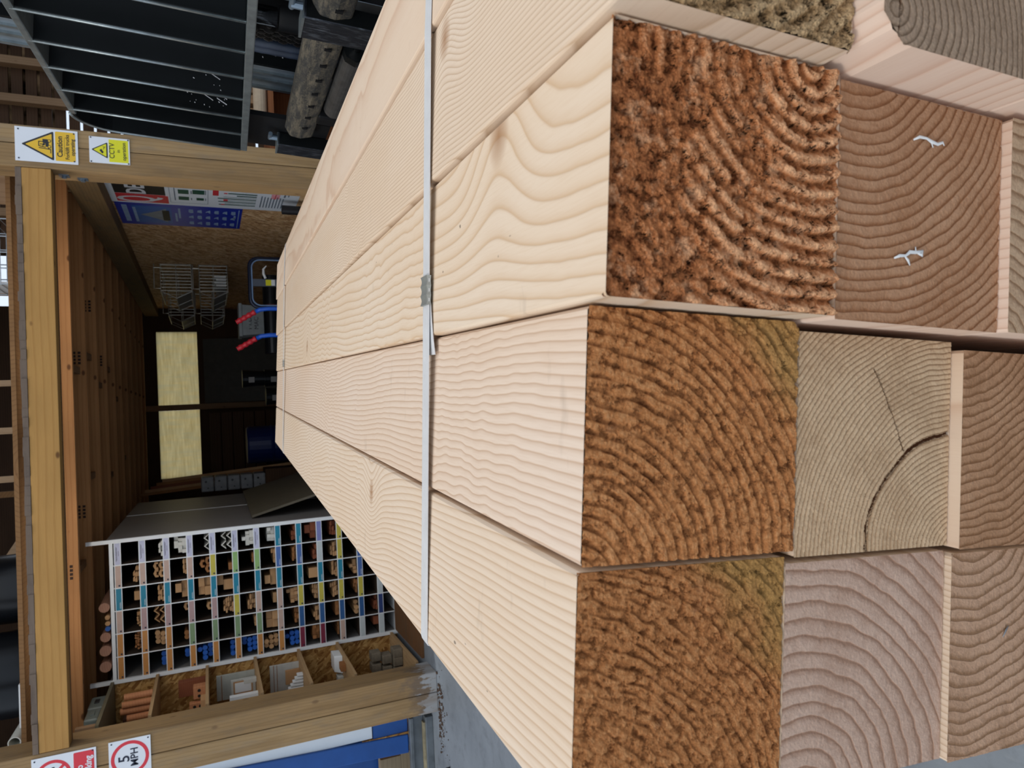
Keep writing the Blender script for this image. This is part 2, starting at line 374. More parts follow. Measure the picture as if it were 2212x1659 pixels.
CRK = (.0865, .0014, 0, 0, (.052, .0036, -.004, -.028))
EG = {
 'A1': endgrain('sawn_end_auburn', 2, (-.11, .095), 150, br(98, 56, 28), br(164, 108, 64), br(198, 148, 100), .0016, .0022, 'pits', warp=.03, vis0=.1, patch=(br(176, 138, 80), (.7, -.7), .045)),
 'B1': endgrain('sawn_end_russet', 5, (-.085, .082), 125, br(98, 54, 28), br(172, 114, 68), br(204, 154, 106), .0034, .0020, 'pits', warp=.016, vis0=.25, patch=(br(184, 144, 86), (.75, -.65), .055)),
 'C1': endgrain('sawn_end_chestnut', 9, (.075, -.058), 98, br(100, 52, 26), br(178, 114, 70), br(226, 178, 136), .0046, .0042, warp=.010, vis0=.05),
 'D1': endgrain('sawn_end_tan', 12, (.05, .05), 90, br(112, 86, 56), br(156, 126, 90), br(192, 164, 126), .0026, .0054),
 'A2': endgrain('end_grain_mauve', 15, (-.092, .062), 92, br(152, 120, 100), br(184, 156, 138), br(204, 180, 162), .0007, .0009, False, warp=.02),
 'B2': endgrain('end_grain_oat', 18, (-.078, -.078), 270, br(152, 122, 92), br(194, 166, 134), br(216, 192, 162), .0008, .0009, False, crack=CRK, warp=.012),
 'C2': endgrain('end_grain_umber', 22, (.115, .062), 140, br(136, 92, 62), br(168, 128, 98), br(184, 150, 122), .0009, .0009, False, warp=.014),
 'D2': endgrain('end_grain_grey', 26, (-.056, .066), 190, br(112, 92, 74), br(148, 126, 106), br(176, 156, 134), .0006, .0010, False, warp=.01, crack=(.5, .001, 0, 0, (-.07, .064, .05, .058))),
 'A3': endgrain('end_grain_sand', 30, (.11, .05), 115, br(136, 104, 78), br(178, 144, 118), br(196, 166, 140), .0007, .0010, False),
 'B3': endgrain('end_grain_olive', 34, (.16, .10), 150, br(124, 88, 60), br(164, 126, 96), br(186, 152, 122), .0006, .0009, False),
 'C3': endgrain('end_grain_biscuit', 38, (-.10, .09), 110, br(140, 110, 84), br(180, 152, 124), br(200, 176, 148), .0006, .0008, False)}
X1 = {'A': (-1.345, -.553), 'B': (-.530, .262), 'C': (.272, 1.072), 'D': (1.082, 1.885), 'E': (1.892, 2.69)}
X2 = {'A': (-1.385, -.578), 'B': (-.553, .232), 'C': (.262, 1.052), 'D': (1.075, 1.875), 'E': (1.90, 2.69)}
X3 = {'A': (-1.39, -.586), 'B': (-.56, .20), 'C': (.262, 1.05), 'D': (1.08, 1.88), 'E': (1.90, 2.69)}
T1 = {'A': -1.0, 'B': -1.0, 'C': -.975, 'D': -.950, 'E': -.925}
B1 = {'A': -1.803, 'B': -1.822, 'C': -1.828, 'D': -1.765, 'E': -1.755}
B2 = {'A': -2.60, 'B': -2.588, 'C': -2.630, 'D': -2.57, 'E': -2.56}
YE = {1: {'A': 1.905, 'B': 1.885, 'C': 1.733, 'D': 1.63, 'E': 1.62}, 2: {'A': 1.90, 'B': 1.882, 'C': 1.736, 'D': 1.52, 'E': 1.6},
      3: {'A': 1.872, 'B': 1.835, 'C': 1.70, 'D': 1.56, 'E': 1.6}}
COLN = {'A': 'leftmost column', 'B': 'second column from the left', 'C': 'middle column', 'D': 'fourth column from the left', 'E': 'far right column beside the forklift'}
LAB = {
 'A1': 'square planed timber in top layer at the left edge of the pile, auburn sawn end',
 'B1': 'square planed timber, second from left in top layer, russet sawn end with curved grain',
 'C1': 'square planed timber in middle of top layer, deeply torn chestnut end grain and big knot',
 'D1': 'square planed timber, fourth from left in top layer, tan fuzzy end at top edge',
 'E1': 'pinkish square planed timber in top layer on the forklift side of the pile',
 'A2': 'square timber at left of second layer with smooth mauve end of tight arched rings',
 'B2': 'square timber in second layer with smooth oat end split by a dark curved crack',
 'C2': 'square timber in second layer with brown smooth end and two white paint dabs',
 'D2': 'square timber in second layer with smooth grey end showing the round pith',
 'A3': 'square timber at left of third layer with a grey nail in its sandy end',
 'B3': 'square timber in third layer under the cracked one, brown smooth end',
 'C3': 'square timber in third layer under the one with white paint dabs'}
def timber(key, x0, x1, z0, z1, y0, y1, pm, em, fine):
    x0, x1, z0, z1, y0, y1 = [k*H for k in (x0, x1, z0, z1, y0, y1)]
    o = None; m = MB(); a = .0022; cxx, czz = (x0+x1)/2, (z0+z1)/2
    if key == 'D2': a2 = .022
    else: a2 = a
    prof = [(x0+a, z0), (x1-a, z0), (x1, z0+a), (x1, z1-a), (x1-a, z1), (x0+a2, z1), (x0+a2*.3, z1-a2*.3), (x0, z1-a2), (x0, z0+a)]
    n = len(prof)
    P = [(p, y, q) for y in (y0, y1) for p, q in prof]
    m.add(P, [tuple(range(2*n-1, n-1, -1))] + [(i, n+i, n+(i+1) % n, (i+1) % n) for i in range(n)])
    o = obj('timber', m, pm, None, MS, (cxx, y0, czz))
    g = MB(); N = fine
    xs = np.linspace(x0, x1, N+1); zs = np.linspace(z0, z1, N+1)
    vs = []
    for j in range(N+1):
        for i in range(N+1):
            x, z = xs[i], zs[j]
            if key == 'D2':
                # waney corner: pull the grid in to the rounded profile
                dx, dz = x-x0, z1-z
                if dx < a2 and dz < a2 and (a2-dx)+(a2-dz) > a2*1.3:
                    k = (a2*1.3)/((a2-dx)+(a2-dz)); x = x0+a2-(a2-dx)*k; z = z1-a2+(a2-dz)*k
            vs.append((x, y0, z))
    g.add(vs, [(j*(N+1)+i, j*(N+1)+i+1, (j+1)*(N+1)+i+1, (j+1)*(N+1)+i) for j in range(N) for i in range(N)])
    e = obj('end_grain', g, em, o, smooth=True)
    tag(o, LAB.get(key) or 'square planed timber in the %s, layer %s from the top' % (COLN[key[0]], {'2': 'two', '3': 'three', '4': 'four', '5': 'five'}[key[1]]), 'timber', 'square timbers in the strapped pile')
    return o, e
T = {}
for c in cols:
    for row in (1, 2, 3, 4, 5):
        k = c+str(row)
        x0, x1 = (X1, X2, X3, X3, X3)[row-1][c]
        top = T1[c] if row == 1 else (B1[c]-.006 if row == 2 else B2[c]-.006-(row-3)*.80)
        bot = B1[c] if row == 1 else (B2[c] if row == 2 else B2[c]-.80*(row-2))
        if row >= 3 and c != 'A': pass
        y0 = YE.get(row, YE[3])[c]; y1 = {'A': 16.75, 'B': 16.75, 'C': 16.7, 'D': 16.75, 'E': 16.75}[c]
        pm = PL[c] if row == 1 else (PINK if c in 'CD' else PL['ABCDE'[(cols.index(c)+row) % 5]])
        em = EG.get(k) or EG[c+'3' if c+'3' in EG else 'C3']
        if k == 'E1': em = EG['D1']
        fine = {1: 260, 2: 200, 3: 90}.get(row, 6)
        if c == 'E' or (c == 'D' and row == 3): fine = 30
        T[k] = timber(k, x0, x1, bot, top, y0, y1, pm, em, fine)
# white paint dabs on one end, a nail in another
white = plain('chalky_white_paint', (.82, .84, .84), .6)
nailm = plain('dull_grey_steel', (.30, .32, .35), .4, .7)
def on_end(u, v, yh):
    du, dv = u-1106, v-829.5
    d = du*math.cos(RO)-dv*math.sin(RO); r = -(dv*math.cos(RO)+du*math.sin(RO))
    ray = rightw*r + fwd*F - upc*d
    k = yh*H/ray.dot(S_); return (ray.dot(R_)*k, yh*H, ray.dot(U_)*k)
def dab(tim, pts, rr):
    o = T[tim][0]; m = MB(); yh = YE[int(tim[1])][tim[0]]
    P = [V(on_end(u, v, yh))+V((0, -.0012, 0)) for u, v in pts]
    m.tube(P, [rr*k for k in ([.5]+[1, .8, 1.2]*10)[:len(P)-1]+[.4]], 8)
    m.v = [(p[0], yh*H-.0012+(p[1]-(yh*H-.0012))*.45, p[2]) for p in m.v]
    return m
for tim, curves in (('C2', ([(1970, 303), (1983, 297), (1998, 300), (2008, 307), (2022, 313), (2033, 309), (2036, 316)], [(2008, 308), (2012, 320)])),
                    ('C2', ([(1928, 558), (1940, 553), (1953, 553), (1962, 545), (1975, 546), (1990, 543), (1988, 552), (1978, 548)], [(1950, 553), (1958, 563), (1962, 574)], [(1975, 546), (1974, 534)]))):
    m = MB()
    for cv in curves:
        q = dab(tim, cv, .0011); m.add(q.v, q.f)
    o = obj('paint_dab', m, white, T[tim][0], smooth=True); o['label'] = 'white paint dab'
m = dab('A3', [(2163, 1375), (2170, 1360), (2175, 1350)], .0008)
o = obj('nail', m, nailm, T['A3'][0], smooth=True); o['label'] = 'grey steel nail'
# ---------------------------------------------------------------- strapping
strapm = plain('white_plastic_strap', (.68, .69, .70), .35, 0, .05, 60, .3)
sealm = plain('galvanised_seal', (.36, .38, .36), .45, .6)
def strap(yc, wd, label, seal_r, tail):
    def band(path, y0, y1, th, closed=False):
        m = MB(); n = len(path); P = []
        nr = []
        for i in range(n):
            a = V((*path[max(i-1, 0)], 0)); b = V((*path[min(i+1, n-1)], 0)); t = (b-a).normalized(); nr.append((-t.y, t.x))
        for (x, z), (nx, nz) in zip(path, nr):
            P += [(x, y0, z), (x, y1, z), (x+nx*th, y1, z+nz*th), (x+nx*th, y0, z+nz*th)]
        fs = [(0, 3, 2, 1), ((n-1)*4, (n-1)*4+1, (n-1)*4+2, (n-1)*4+3)]
        for i in range(n-1):
            for k in range(4): fs.append((i*4+k, i*4+(k+1) % 4, i*4+4+(k+1) % 4, i*4+4+k))
        return m.add(P, fs)
    h = .0009; c = .0035
    xl, xr = -1.39*H, 2.69*H; zb = (B2['E']-.80*3-.006)*H
    path = [(xl-.001, -5.0*H+.0), (xl-.001, -1.9*H), (-1.347*H-.001, -1.0*H-c), (-1.347*H+.0005, -1.0*H-.0006), (-1.347*H+c, -1.0*H+h*.4)]
    x1 = 1.892*H
    for k in range(1, 24): f = k/24; path.append((-1.347*H+c+(x1+1.347*H-c)*f, (-1.0*H+h*.4)+(-.925*H+h-(-1.0*H+h*.4))*f))
    path += [(x1, -.925*H+h), (xr-c, -.925*H+h), (xr, -.925*H), (xr+.0012, -.925*H-c), (xr+.0012, -4.95*H)]
    m = band(path, (yc-wd/2)*H, (yc+wd/2)*H, .0009)
    o = obj('packing_strap', m, strapm, None, MS, (0, yc*H, -1.0*H))
    tag(o, label, 'strap', 'straps around the timber pile')
    def zt(x): return (-1.0*H+h*.4)+((-.925*H+h)-(-1.0*H+h*.4))*((x+1.347*H)/(x1+1.347*H))
    r0, r1 = seal_r; m = MB(); n = 25; P = []
    for i in range(n):
        x = (r0+(r1-r0)*i/(n-1))*H; pinch = .0011*abs(math.sin(math.pi*3*i/(n-1)))
        for y, z in ((yc-wd*.56, -.0012), (yc+wd*.56, -.0012), (yc+wd*.54, .0034), (yc-wd*.54, .0034)):
            P.append((x, (y*H)+(pinch*1.2 if y < yc else -pinch*1.2), zt(x)+z-pinch*.9*(1 if z > 0 else 0)))
    fs = [(0, 3, 2, 1), ((n-1)*4, (n-1)*4+1, (n-1)*4+2, (n-1)*4+3)]
    for i in range(n-1):
        for k in range(4): fs.append((i*4+k, i*4+(k+1) % 4, i*4+4+(k+1) % 4, i*4+4+k))
    m.add(P, fs); s = obj('seal', m, sealm, o, smooth=False); s['label'] = 'crimped grey metal seal'
    if tail:
        t0, t1 = tail
        p = [((t0+(t1-t0)*k/8)*H, zt((t0+(t1-t0)*k/8)*H)-.0016-.0022*(k/8)**2) for k in range(9)]
        m = MB(); P = []
        for k, (x, z) in enumerate(p):
            sh = -.05*(k/8)
            P += [(x, (yc-wd/2+sh)*H, z), (x, (yc+wd/2+sh)*H, z), (x, (yc+wd/2+sh)*H, z+.0008), (x, (yc-wd/2+sh)*H, z+.0008)]
        fs = [(0, 3, 2, 1), (32, 33, 34, 35)]
        for i in range(8):
            for k in range(4): fs.append((i*4+k, i*4+(k+1) % 4, i*4+4+(k+1) % 4, i*4+4+k))
        m.add(P, fs); obj('loose_end', m, strapm, o)
    return o
strap(3.61, .115, 'white plastic strap across the near part of the timber pile with loose tail end', (.432, .585), (.44, .17))
strap(14.2, .115, 'white plastic strap around the far end of the timber pile', (.32, .45), None)
# ---------------------------------------------------------------- shed: materials
t = NT('yard_concrete'); c = t.co()
n1 = t.noise(c, 1.3, 6, .6); n2 = t.noise(c, 9, 6, .65); n3 = t.noise(t.vec('MULTIPLY', c, (60, 14, 1)), 1.0, 4)
cc = t.mix(t.ramp(n1, [(.3, 0.), (.7, 1.)]), srgb(104, 111, 118), srgb(136, 144, 152))
cc = t.mix(t.mth('MULTIPLY', t.ramp(n2, [(.52, 0.), (.72, 1.)]), .45), cc, srgb(70, 72, 75))
cc = t.mix(t.mth('MULTIPLY', t.ramp(n3, [(.60, 0.), (.75, 1.)]), .3), cc, srgb(140, 146, 150))
n4 = t.noise(c, 38, 2)
cc = t.mix(t.ramp(n4, [(.76, 0.), (.80, .8)]), cc, srgb(60, 56, 52))
CONC = t.fin(cc, .55, 0, n2, .25, .004, .4)
POST = plank('weathered_post_timber', srgb(166, 136, 96), srgb(114, 88, 56), 55, 2, 'z', .45, srgb(120, 104, 84), foot=True)
POST2 = plank('weathered_post_timber_pale', srgb(176, 148, 108), srgb(128, 100, 64), 48, 7, 'z', .45, srgb(132, 120, 104), foot=True)
BEAM = plank('yellow_beam_timber', srgb(192, 148, 86), srgb(152, 106, 52), 30, 4, 'x', .85)
JOIST = plank('orange_joist_timber', srgb(204, 150, 98), srgb(148, 94, 52), 40, 9, 'x', .85)
PLATE = plank('wall_plate_timber', srgb(150, 122, 84), srgb(100, 78, 50), 50, 12, 'y', .4, srgb(100, 88, 72))
DARKW = plank('old_dark_boards', srgb(92, 66, 46), srgb(52, 36, 24), 40, 15, 'x', .4)
DECK = plank('old_deck_boards', srgb(150, 112, 72), srgb(100, 66, 40), 40, 16, 'y', .4)
STUD = plank('stud_timber', srgb(168, 136, 104), srgb(124, 92, 62), 40, 18, 'z', .4)
EDGE = plank('grey_ply_edge', srgb(128, 112, 98), srgb(92, 78, 68), 160, 19, 'x', 0, srgb(84, 74, 68))
OSB = osb('flake_board', srgb(222, 180, 130), srgb(160, 110, 66), srgb(242, 212, 168), 1)
OSBL = osb('flake_board_golden', srgb(192, 148, 86), srgb(128, 84, 40), srgb(220, 180, 116), 5)
WHITE = plain('white_melamine', srgb(240, 243, 243), .35, 0, .04, 6, .05)
GREYP = plain('grey_melamine', srgb(140, 136, 132), .45, 0, .05, 4, .05)
BLUEST = plain('blue_painted_steel', srgb(30, 84, 160), .4, .1, .15, 6, .15)
# ---------------------------------------------------------------- floor, walls, mezzanine
struct(obj('floor', MB().box(-9, 9, -5, 15, -.1, 0), CONC, base=(0, 0, -.1)))
struct(obj('wall_right', MB().box(1.665, 1.70, 4.64, 11.2, 0, 2.262), OSB))
struct(obj('wall_left', MB().box(-2.16, -2.125, 4.66, 11.2, 0, 2.262), OSBL))
m = MB().box(-2.125, -.78, 11.2, 11.26, 0, 2.262).box(1.33, 1.665, 11.2, 11.26, 0, 2.262)
m.box(-.78, 1.33, 11.2, 11.26, 0, 1.375).box(-.78, 1.33, 11.2, 11.26, 1.945, 2.262)
struct(obj('wall_back', m, DARKW))
struct(obj('ceiling', MB().box(-2.16, 1.70, 4.645, 11.26, 2.262, 2.285), DECK))
struct(obj('wall_upper_back', MB().box(-6, 1.7, 11.3, 11.36, 2.285, 5), DARKW))
struct(obj('wall_far_left', MB().box(-6.06, -6, 5.3, 11.36, 0, 5), DARKW))
struct(obj('wall_far_back', MB().box(-6, -2.2, 11.27, 11.33, 0, 2.285), DARKW))
struct(obj('ceiling_roof', MB().box(-6.1, 6.6, 4.35, 5.6, 5, 5.06).box(-6.1, 6.6, 7.2, 11.5, 5, 5.06).box(-6.1, -2.2, 5.6, 7.2, 5, 5.06).box(1.2, 6.6, 5.6, 7.2, 5, 5.06), DARKW))
# translucent sheets in the back wall
t = NT('translucent_sheet'); c = t.co()
a = t.noise(t.vec('MULTIPLY', c, (3, 1, 34)), 1.0, 3, .6); b = t.noise(t.vec('MULTIPLY', c, (22, 1, 3)), 1.0, 3, .6)
pc = t.mix(t.ramp(a, [(.3, 0.), (.7, 1.)]), srgb(206, 190, 150), srgb(232, 218, 182))
pc = t.mix(t.mth('MULTIPLY', t.ramp(b, [(.35, 0.), (.65, 1.)]), .5), pc, srgb(204, 200, 178))
tr = t.n('ShaderNodeBsdfTranslucent'); t.lk(pc, tr.inputs[0]); t.lk(tr.outputs[0], t.out.inputs[0]); SHEET = t.m
r = empty('window_3', (-.5, 6.4, 5.0)); struct(r); r['label'] = 'added translucent rooflight to light the upper floor'; ADDED_ROOFL = r  # unseen rooflight, added to bring daylight onto the upper floor
for i, (a, b) in enumerate(((-.78, .19), (.27, 1.33))):
    r = empty('window_%d' % (i+1), ((a+b)/2, 11.2, 1.375)); struct(r)
    r['label'] = ('left' if i == 0 else 'right')+' translucent window sheet high in the dark back wall'
    obj('pane', MB().box(a, b, 11.222, 11.226, 1.375, 1.945), SHEET, r)
    obj('frame', MB().box(a, b, 11.19, 11.215, 1.375, 1.395).box(a, b, 11.19, 11.215, 1.93, 1.945), DARKW, r)
obj('pane', MB().box(-2.2, 1.2, 5.6, 7.2, 5.02, 5.03), SHEET, ADDED_ROOFL)
o = obj('back_wall_post', MB().box(.19, .27, 11.12, 11.19, 0, 2.262), STUD)
tag(o, 'slim timber post on the back wall between the two lit window sheets', 'post')
# posts
def post(x0, x1, y0, y1, z1, xs, label, mats):
    r = empty('post', ((x0+x1)/2, (y0+y1)/2, 0)); tag(r, label, 'post')
    obj('plank', MB().box(x0, xs-.0015, y0, y1, 0, z1), mats[0], r, bevel=.005); obj('plank', MB().box(xs+.0015, x1, y0+.002, y1, 0, z1), mats[1], r, bevel=.005)
    return r
pr = post(1.42, 1.65, 4.43, 4.62, 4.98, 1.548, 'right hand timber post carrying the forklift and camera warning signs', (POST, POST2))
pl = post(-1.94, -1.685, 4.43, 4.64, 4.98, -1.815, 'left hand timber post carrying the speed limit sign', (POST2, POST))
zinc = plain('zinc_plated_steel', srgb(140, 160, 178), .35, .7)
for y, z in ((4.535, 1.985), (4.575, 1.90)):
    b_ = obj('bolt_washer', MB().box(1.416, 1.42, y-.025, y+.025, z-.025, z+.025).cyl((1.404, y, z), (1.417, y, z), .012, 6), zinc, pr); b_['label'] = 'zinc square washer and bolt'
r = empty('front_beam', (-.13, 4.47, 2.03)); tag(r, 'long yellow timber beam spanning between the two front posts', 'beam')
obj('timber', MB().box(-1.683, 1.418, 4.43, 4.50, 2.03, 2.166), BEAM, r, bevel=.003)
m = MB(); random.seed(4)
for k in range(60):
    x0 = -1.683+3.101*k/60; m.box(x0, x0+3.101/60, 4.425+random.uniform(0, .006), 4.55, 2.167, 2.192+random.uniform(0, .006))
e = obj('edge_strip', m, EDGE, r); e['label'] = 'ragged grey board edge on top of the beam'
obj('backing_board', MB().box(-1.683, 1.418, 4.501, 4.54, 2.03, 2.195), DECK, r)
o = obj('wall_plate', MB().box(1.55, 1.664, 4.64, 11.18, 1.888, 2.062), PLATE); tag(o, 'timber wall plate along the top of the flake board wall above the posters', 'beam')
o = obj('wall_plate', MB().box(-2.124, -2.03, 4.66, 11.18, 1.97, 2.062), PLATE); tag(o, 'timber wall plate high along the left wall under the joist ends', 'beam')
# joists
ORD = ['first', 'second', 'third', 'fourth', 'fifth', 'sixth', 'seventh', 'eighth', 'ninth', 'tenth', 'eleventh']
stampm = plain('grade_stamp_ink', srgb(58, 36, 26), .8)
JY = [5.12+.56*k for k in range(11)]
for k, y in enumerate(JY):
    r = empty('ceiling_joist', (-.23, y+.024, 2.063)); tag(r, 'orange timber ceiling joist, %s one behind the front beam' % ORD[k], 'joist', 'ceiling joists')
    obj('timber', MB().box(-2.12, 1.66, y, y+.047, 2.063, 2.262), JOIST, r, bevel=.002)
    for sx in {0: [-.93], 1: [.45, -.62], 2: [.9], 3: [.52]}.get(k, []):
        m = MB()
        for i in range(3):
            for j in range(4): m.box(sx+j*.024, sx+j*.024+.017, y-.0008, y, 2.095+i*.03, 2.095+i*.03+.017)
        s = obj('grade_stamp', m, stampm, r); s['label'] = 'dark ink grade stamp'
NOG = plank('noggin_timber', srgb(150, 116, 84), srgb(104, 74, 48), 50, 23, 'y', .3)
for k, x in ((0, .38), (0, -.95), (1, -.38), (1, .52), (2, .33), (3, .5), (3, -.45), (4, .25), (5, -.35)):
    o = obj('joist_noggin', MB().box(x, x+.047, JY[k]+.0475, JY[k+1]-.0005, 2.10, 2.2618), NOG)
    tag(o, 'short timber noggin %s between the %s and %s ceiling joists' % ('on the right' if x > 0 else 'on the left', ORD[k], ORD[k+1]), 'noggin', 'joist noggins')
t = NT('added_lamp_diffuser'); em = t.n('ShaderNodeEmission'); em.inputs[0].default_value = (1.0, .95, .86, 1); em.inputs[1].default_value = LAMP; t.lk(em.outputs[0], t.out.inputs[0]); FILL_LAMPM = t.m
for i, (a, b) in enumerate(((-1.45, -.25), (.05, 1.25))):  # lamps added out of sight behind the beam to brighten the interior
    r = empty('added_strip_light', ((a+b)/2, 4.57, 2.085)); tag(r, 'added fill light hidden close behind the front beam, %s one' % ('left' if i == 0 else 'right'), 'lamp', 'added fill lights behind the beam')
    obj('housing', MB().box(a, b, 4.5405, 4.60, 2.115, 2.15), WHITE, r, bevel=.003); obj('diffuser', MB().box(a+.02, b-.02, 4.545, 4.595, 2.085, 2.115), FILL_LAMPM, r, bevel=.008)
# ---------------------------------------------------------------- above the beam
BATT = plank('pale_batten', srgb(206, 174, 138), srgb(160, 122, 88), 60, 26, 'z', .2)
for i, (a, b) in enumerate(((1.145, 1.205), (.385, .435), (-.012, .042), (-.412, -.36))):
    o = obj('upright_batten', MB().box(a, b, 7.0, 7.04, 2.285, 5.0), BATT)
    tag(o, 'pale upright batten above the front beam, %s of four counted from the right' % ORD[i], 'batten', 'upright battens on the upper floor')
wire = plain('galvanised_wire', srgb(190, 196, 200), .35, .5)
m = MB()
for k in range(9): z = 2.29+.05*k; m.tube([(.92, 5.2, z), (1.33, 5.2, z), (1.33, 5.6, z), (.92, 5.6, z)], .003, 6, True)
for x in (.92, 1.02, 1.12, 1.22, 1.33): m.tube([(x, 5.2, 2.286), (x, 5.2, 2.70)], .004, 6); m.tube([(x, 5.6, 2.286), (x, 5.6, 2.70)], .004, 6)
r = empty('wire_cage', (1.12, 5.4, 2.285)); tag(r, 'galvanised wire cage standing on the upper floor above the beam', 'cage')
obj('mesh', m, wire, r); obj('panel', MB().box(.925, .94, 5.22, 5.58, 2.286, 2.6), WHITE, r)
o = obj('loose_board', MB().box(1.36, 1.60, 4.95, 4.985, 2.286, 3.2), STUD); tag(o, 'brown board standing on the upper floor beside the wire cage', 'board')
o = obj('loose_board', MB().bar((-1.30, 6.5, 2.93), (-.62, 6.5, 2.50), .02, .07, V((0, 0, 1))).box(-.64, -.60, 6.48, 6.52, 2.285, 2.52), BATT); tag(o, 'pale board leaning at a slant on the upper floor', 'board')
o = obj('loose_board', MB().bar((-1.45, 6.7, 2.86), (-.62, 6.7, 2.33), .03, .09, V((0, 0, 1))), DECK); tag(o, 'darker slanting board behind the pale one on the upper floor', 'board')
o = obj('timber_rail', MB().box(-1.6, -.5, 7.2, 7.25, 2.95, 3.07).box(-1.6, -1.55, 7.2, 7.25, 2.285, 2.95).box(-.55, -.5, 7.2, 7.25, 2.285, 2.95), DECK); tag(o, 'dark timber rail frame behind the slanting boards on the upper floor', 'rail')
poly = plain('black_polythene', (.008, .009, .011), .3, 0, .1, 5, .3, .3)
m = MB(); prof = [(.02, 0), (.27, .0), (.285, .03), (.28, .4), (.29, .7), (.275, 1.1), (.25, 1.13), (.02, 1.13)]
m.lathe((-1.62, 5.75, 2.286), prof, 28); o = obj('polythene_roll', m, poly, smooth=True); tag(o, 'big black polythene roll standing on the upper floor at the left', 'roll')
m = MB(); m.lathe((-1.08, 5.9, 2.286), [(.02, 0), (.22, 0), (.24, .05), (.23, .5), (.1, .62), (.02, .64)], 20); o = obj('black_sack', m, poly, smooth=True); tag(o, 'black sack standing on the upper floor right of the big roll', 'sack')
pvc = plain('white_plastic_pipe', srgb(226, 226, 216), .35)
for i, (x, z) in enumerate(((-1.79, 2.385), (-1.825, 2.325))):
    o = obj('plastic_pipe', MB().pipe((x, 4.95, z), (x, 5.40, z), .033, .028), pvc, smooth=False)
    tag(o, 'open white plastic pipe end above the beam, %s one of two' % ('upper' if i == 0 else 'lower'), 'pipe', 'white pipes on the upper floor')
o = obj('white_board', MB().box(-1.66, -1.42, 4.8, 5.4, 2.286, 2.325), WHITE); tag(o, 'white board lying on the upper floor just above the beam', 'board')
# ---------------------------------------------------------------- neighbouring bay on the right
r = empty('slatted_wall', (4, 8, 0)); tag(r, 'dark slatted timber wall with daylight between its boards at top left', 'wall')
m = MB()
z = 0.0
while z < 4.9:
    m.box(1.72, 6.5, 8.0, 8.025, z, z+.092); z += .118
obj('slat', m, DARKW, r)['kind'] = 'stuff'
t = NT('light_dimming_sheet'); tb = t.n('ShaderNodeBsdfTranslucent'); t.lk(t.mix(t.ramp(t.noise(t.vec('MULTIPLY', t.co(), (5, 1, 4)), 1.0, 4), [(.38, 0.), (.62, 1.)]), (.02, .012, .008), (.42, .33, .24)), tb.inputs[0]); t.lk(tb.outputs[0], t.out.inputs[0])
obj('gap_dimming_sheet', MB().box(1.72, 3.35, 8.16, 8.163, 2.575, 4.95).box(3.35, 6.5, 8.16, 8.163, 0, 4.95), t.m, r)  # added sheet that dims the daylight showing through the slat gaps
for k in range(12): obj('stud', MB().box(2.05+.37*k, 2.05+.37*k+.075, 7.9, 7.999, 0, 4.98), STUD, r)
corr = plain('blue_grey_cladding', srgb(150, 172, 196), .4, .3)
m = MB(); n = 40; P = []
for i in range(n+1):
    x = 3.80+.9*i/n; y = 7.72+.02*math.cos(i*math.pi/2.5); P += [(x, y, 0), (x, y, 4.9), (x, y+.002, 4.9), (x, y+.002, 0)]
m.add(P, [(4*i+k, 4*i+(k+1) % 4, 4*i+4+(k+1) % 4, 4*i+4+k) for i in range(n) for k in range(4)]+[(0, 3, 2, 1), (4*n, 4*n+1, 4*n+2, 4*n+3)])
o = obj('corrugated_sheet', m, corr, smooth=True); tag(o, 'blue grey corrugated sheet standing before the slatted wall', 'sheet')
struct(obj('wall_far_right', MB().box(6.5, 6.56, 4.6, 11.36, 0, 5), DARKW))
CR = plank('crate_timber', srgb(150, 96, 60), srgb(100, 58, 34), 50, 31, 'x', .3)
r = empty('wooden_crate', (2.15, 5.2, 0)); tag(r, 'open reddish wooden crate seen under the forklift backrest', 'crate')
obj('shell', MB().box(1.8, 2.5, 5.02, 5.06, .80, .835).box(1.8, 2.5, 5.06, 5.5, .80, .835).box(1.8, 1.84, 5.02, 5.5, 0, .80).box(2.46, 2.5, 5.02, 5.5, 0, .80).box(1.8, 2.5, 5.46, 5.5, 0, .8).box(1.84, 2.46, 5.02, 5.06, .55, .60).box(1.84, 2.46, 5.02, 5.5, 0, .04), CR, r)
for i, (x, w_, h_, y) in enumerate(((2.23, .06, .24, 5.16), (2.15, .055, .22, 5.18), (2.06, .065, .26, 5.16))):
    o = obj('timber_offcut', MB().box(x, x+w_, y, y+.09, .836, .836+h_), STUD, bevel=.004); tag(o, 'rough brown offcut standing on the reddish crate, %s from the right' % ORD[i], 'offcut', 'offcuts on the crate')
m = MB().cyl((2.33, 5.06, .885), (2.02, 5.08, .885), .045, 16)
o = obj('foam_roll', m, plain('cream_foam', srgb(196, 176, 150), .8), smooth=False); tag(o, 'cream foam roll lying on the reddish crate', 'roll')
# ---------------------------------------------------------------- moulding rack
RX0, RX1, RY0, RY1, RT = -1.715, -.762, 5.45, 7.88, 1.955
rk = empty('moulding_rack', ((RX0+RX1)/2, (RY0+RY1)/2, 0)); tag(rk, 'tall white pigeonhole rack of mouldings with coloured shelf labels', 'rack')
s = obj('side_panel', MB().box(RX1-.018, RX1, RY0+.02, RY1, 0, RT), GREYP, rk); s['label'] = 'grey right side panel'
obj('side_panel', MB().box(RX0, RX0+.018, RY0+.02, RY1, 0, RT), GREYP, rk)
obj('panel_seam', MB().box(RX1, RX1+.003, 6.79, 6.81, 0, RT), WHITE, rk)
obj('edge_trim', MB().box(RX1-.022, RX1+.003, RY0-.004, RY0+.02, 0, 2.07), WHITE, rk)
obj('edge_trim', MB().box(RX0-.003, RX0+.022, RY0-.004, RY0+.02, 0, 2.07), WHITE, rk)
obj('top_board', MB().box(RX0+.02, RX1-.02, RY0, RY1, 1.915, 1.937), WHITE, rk)
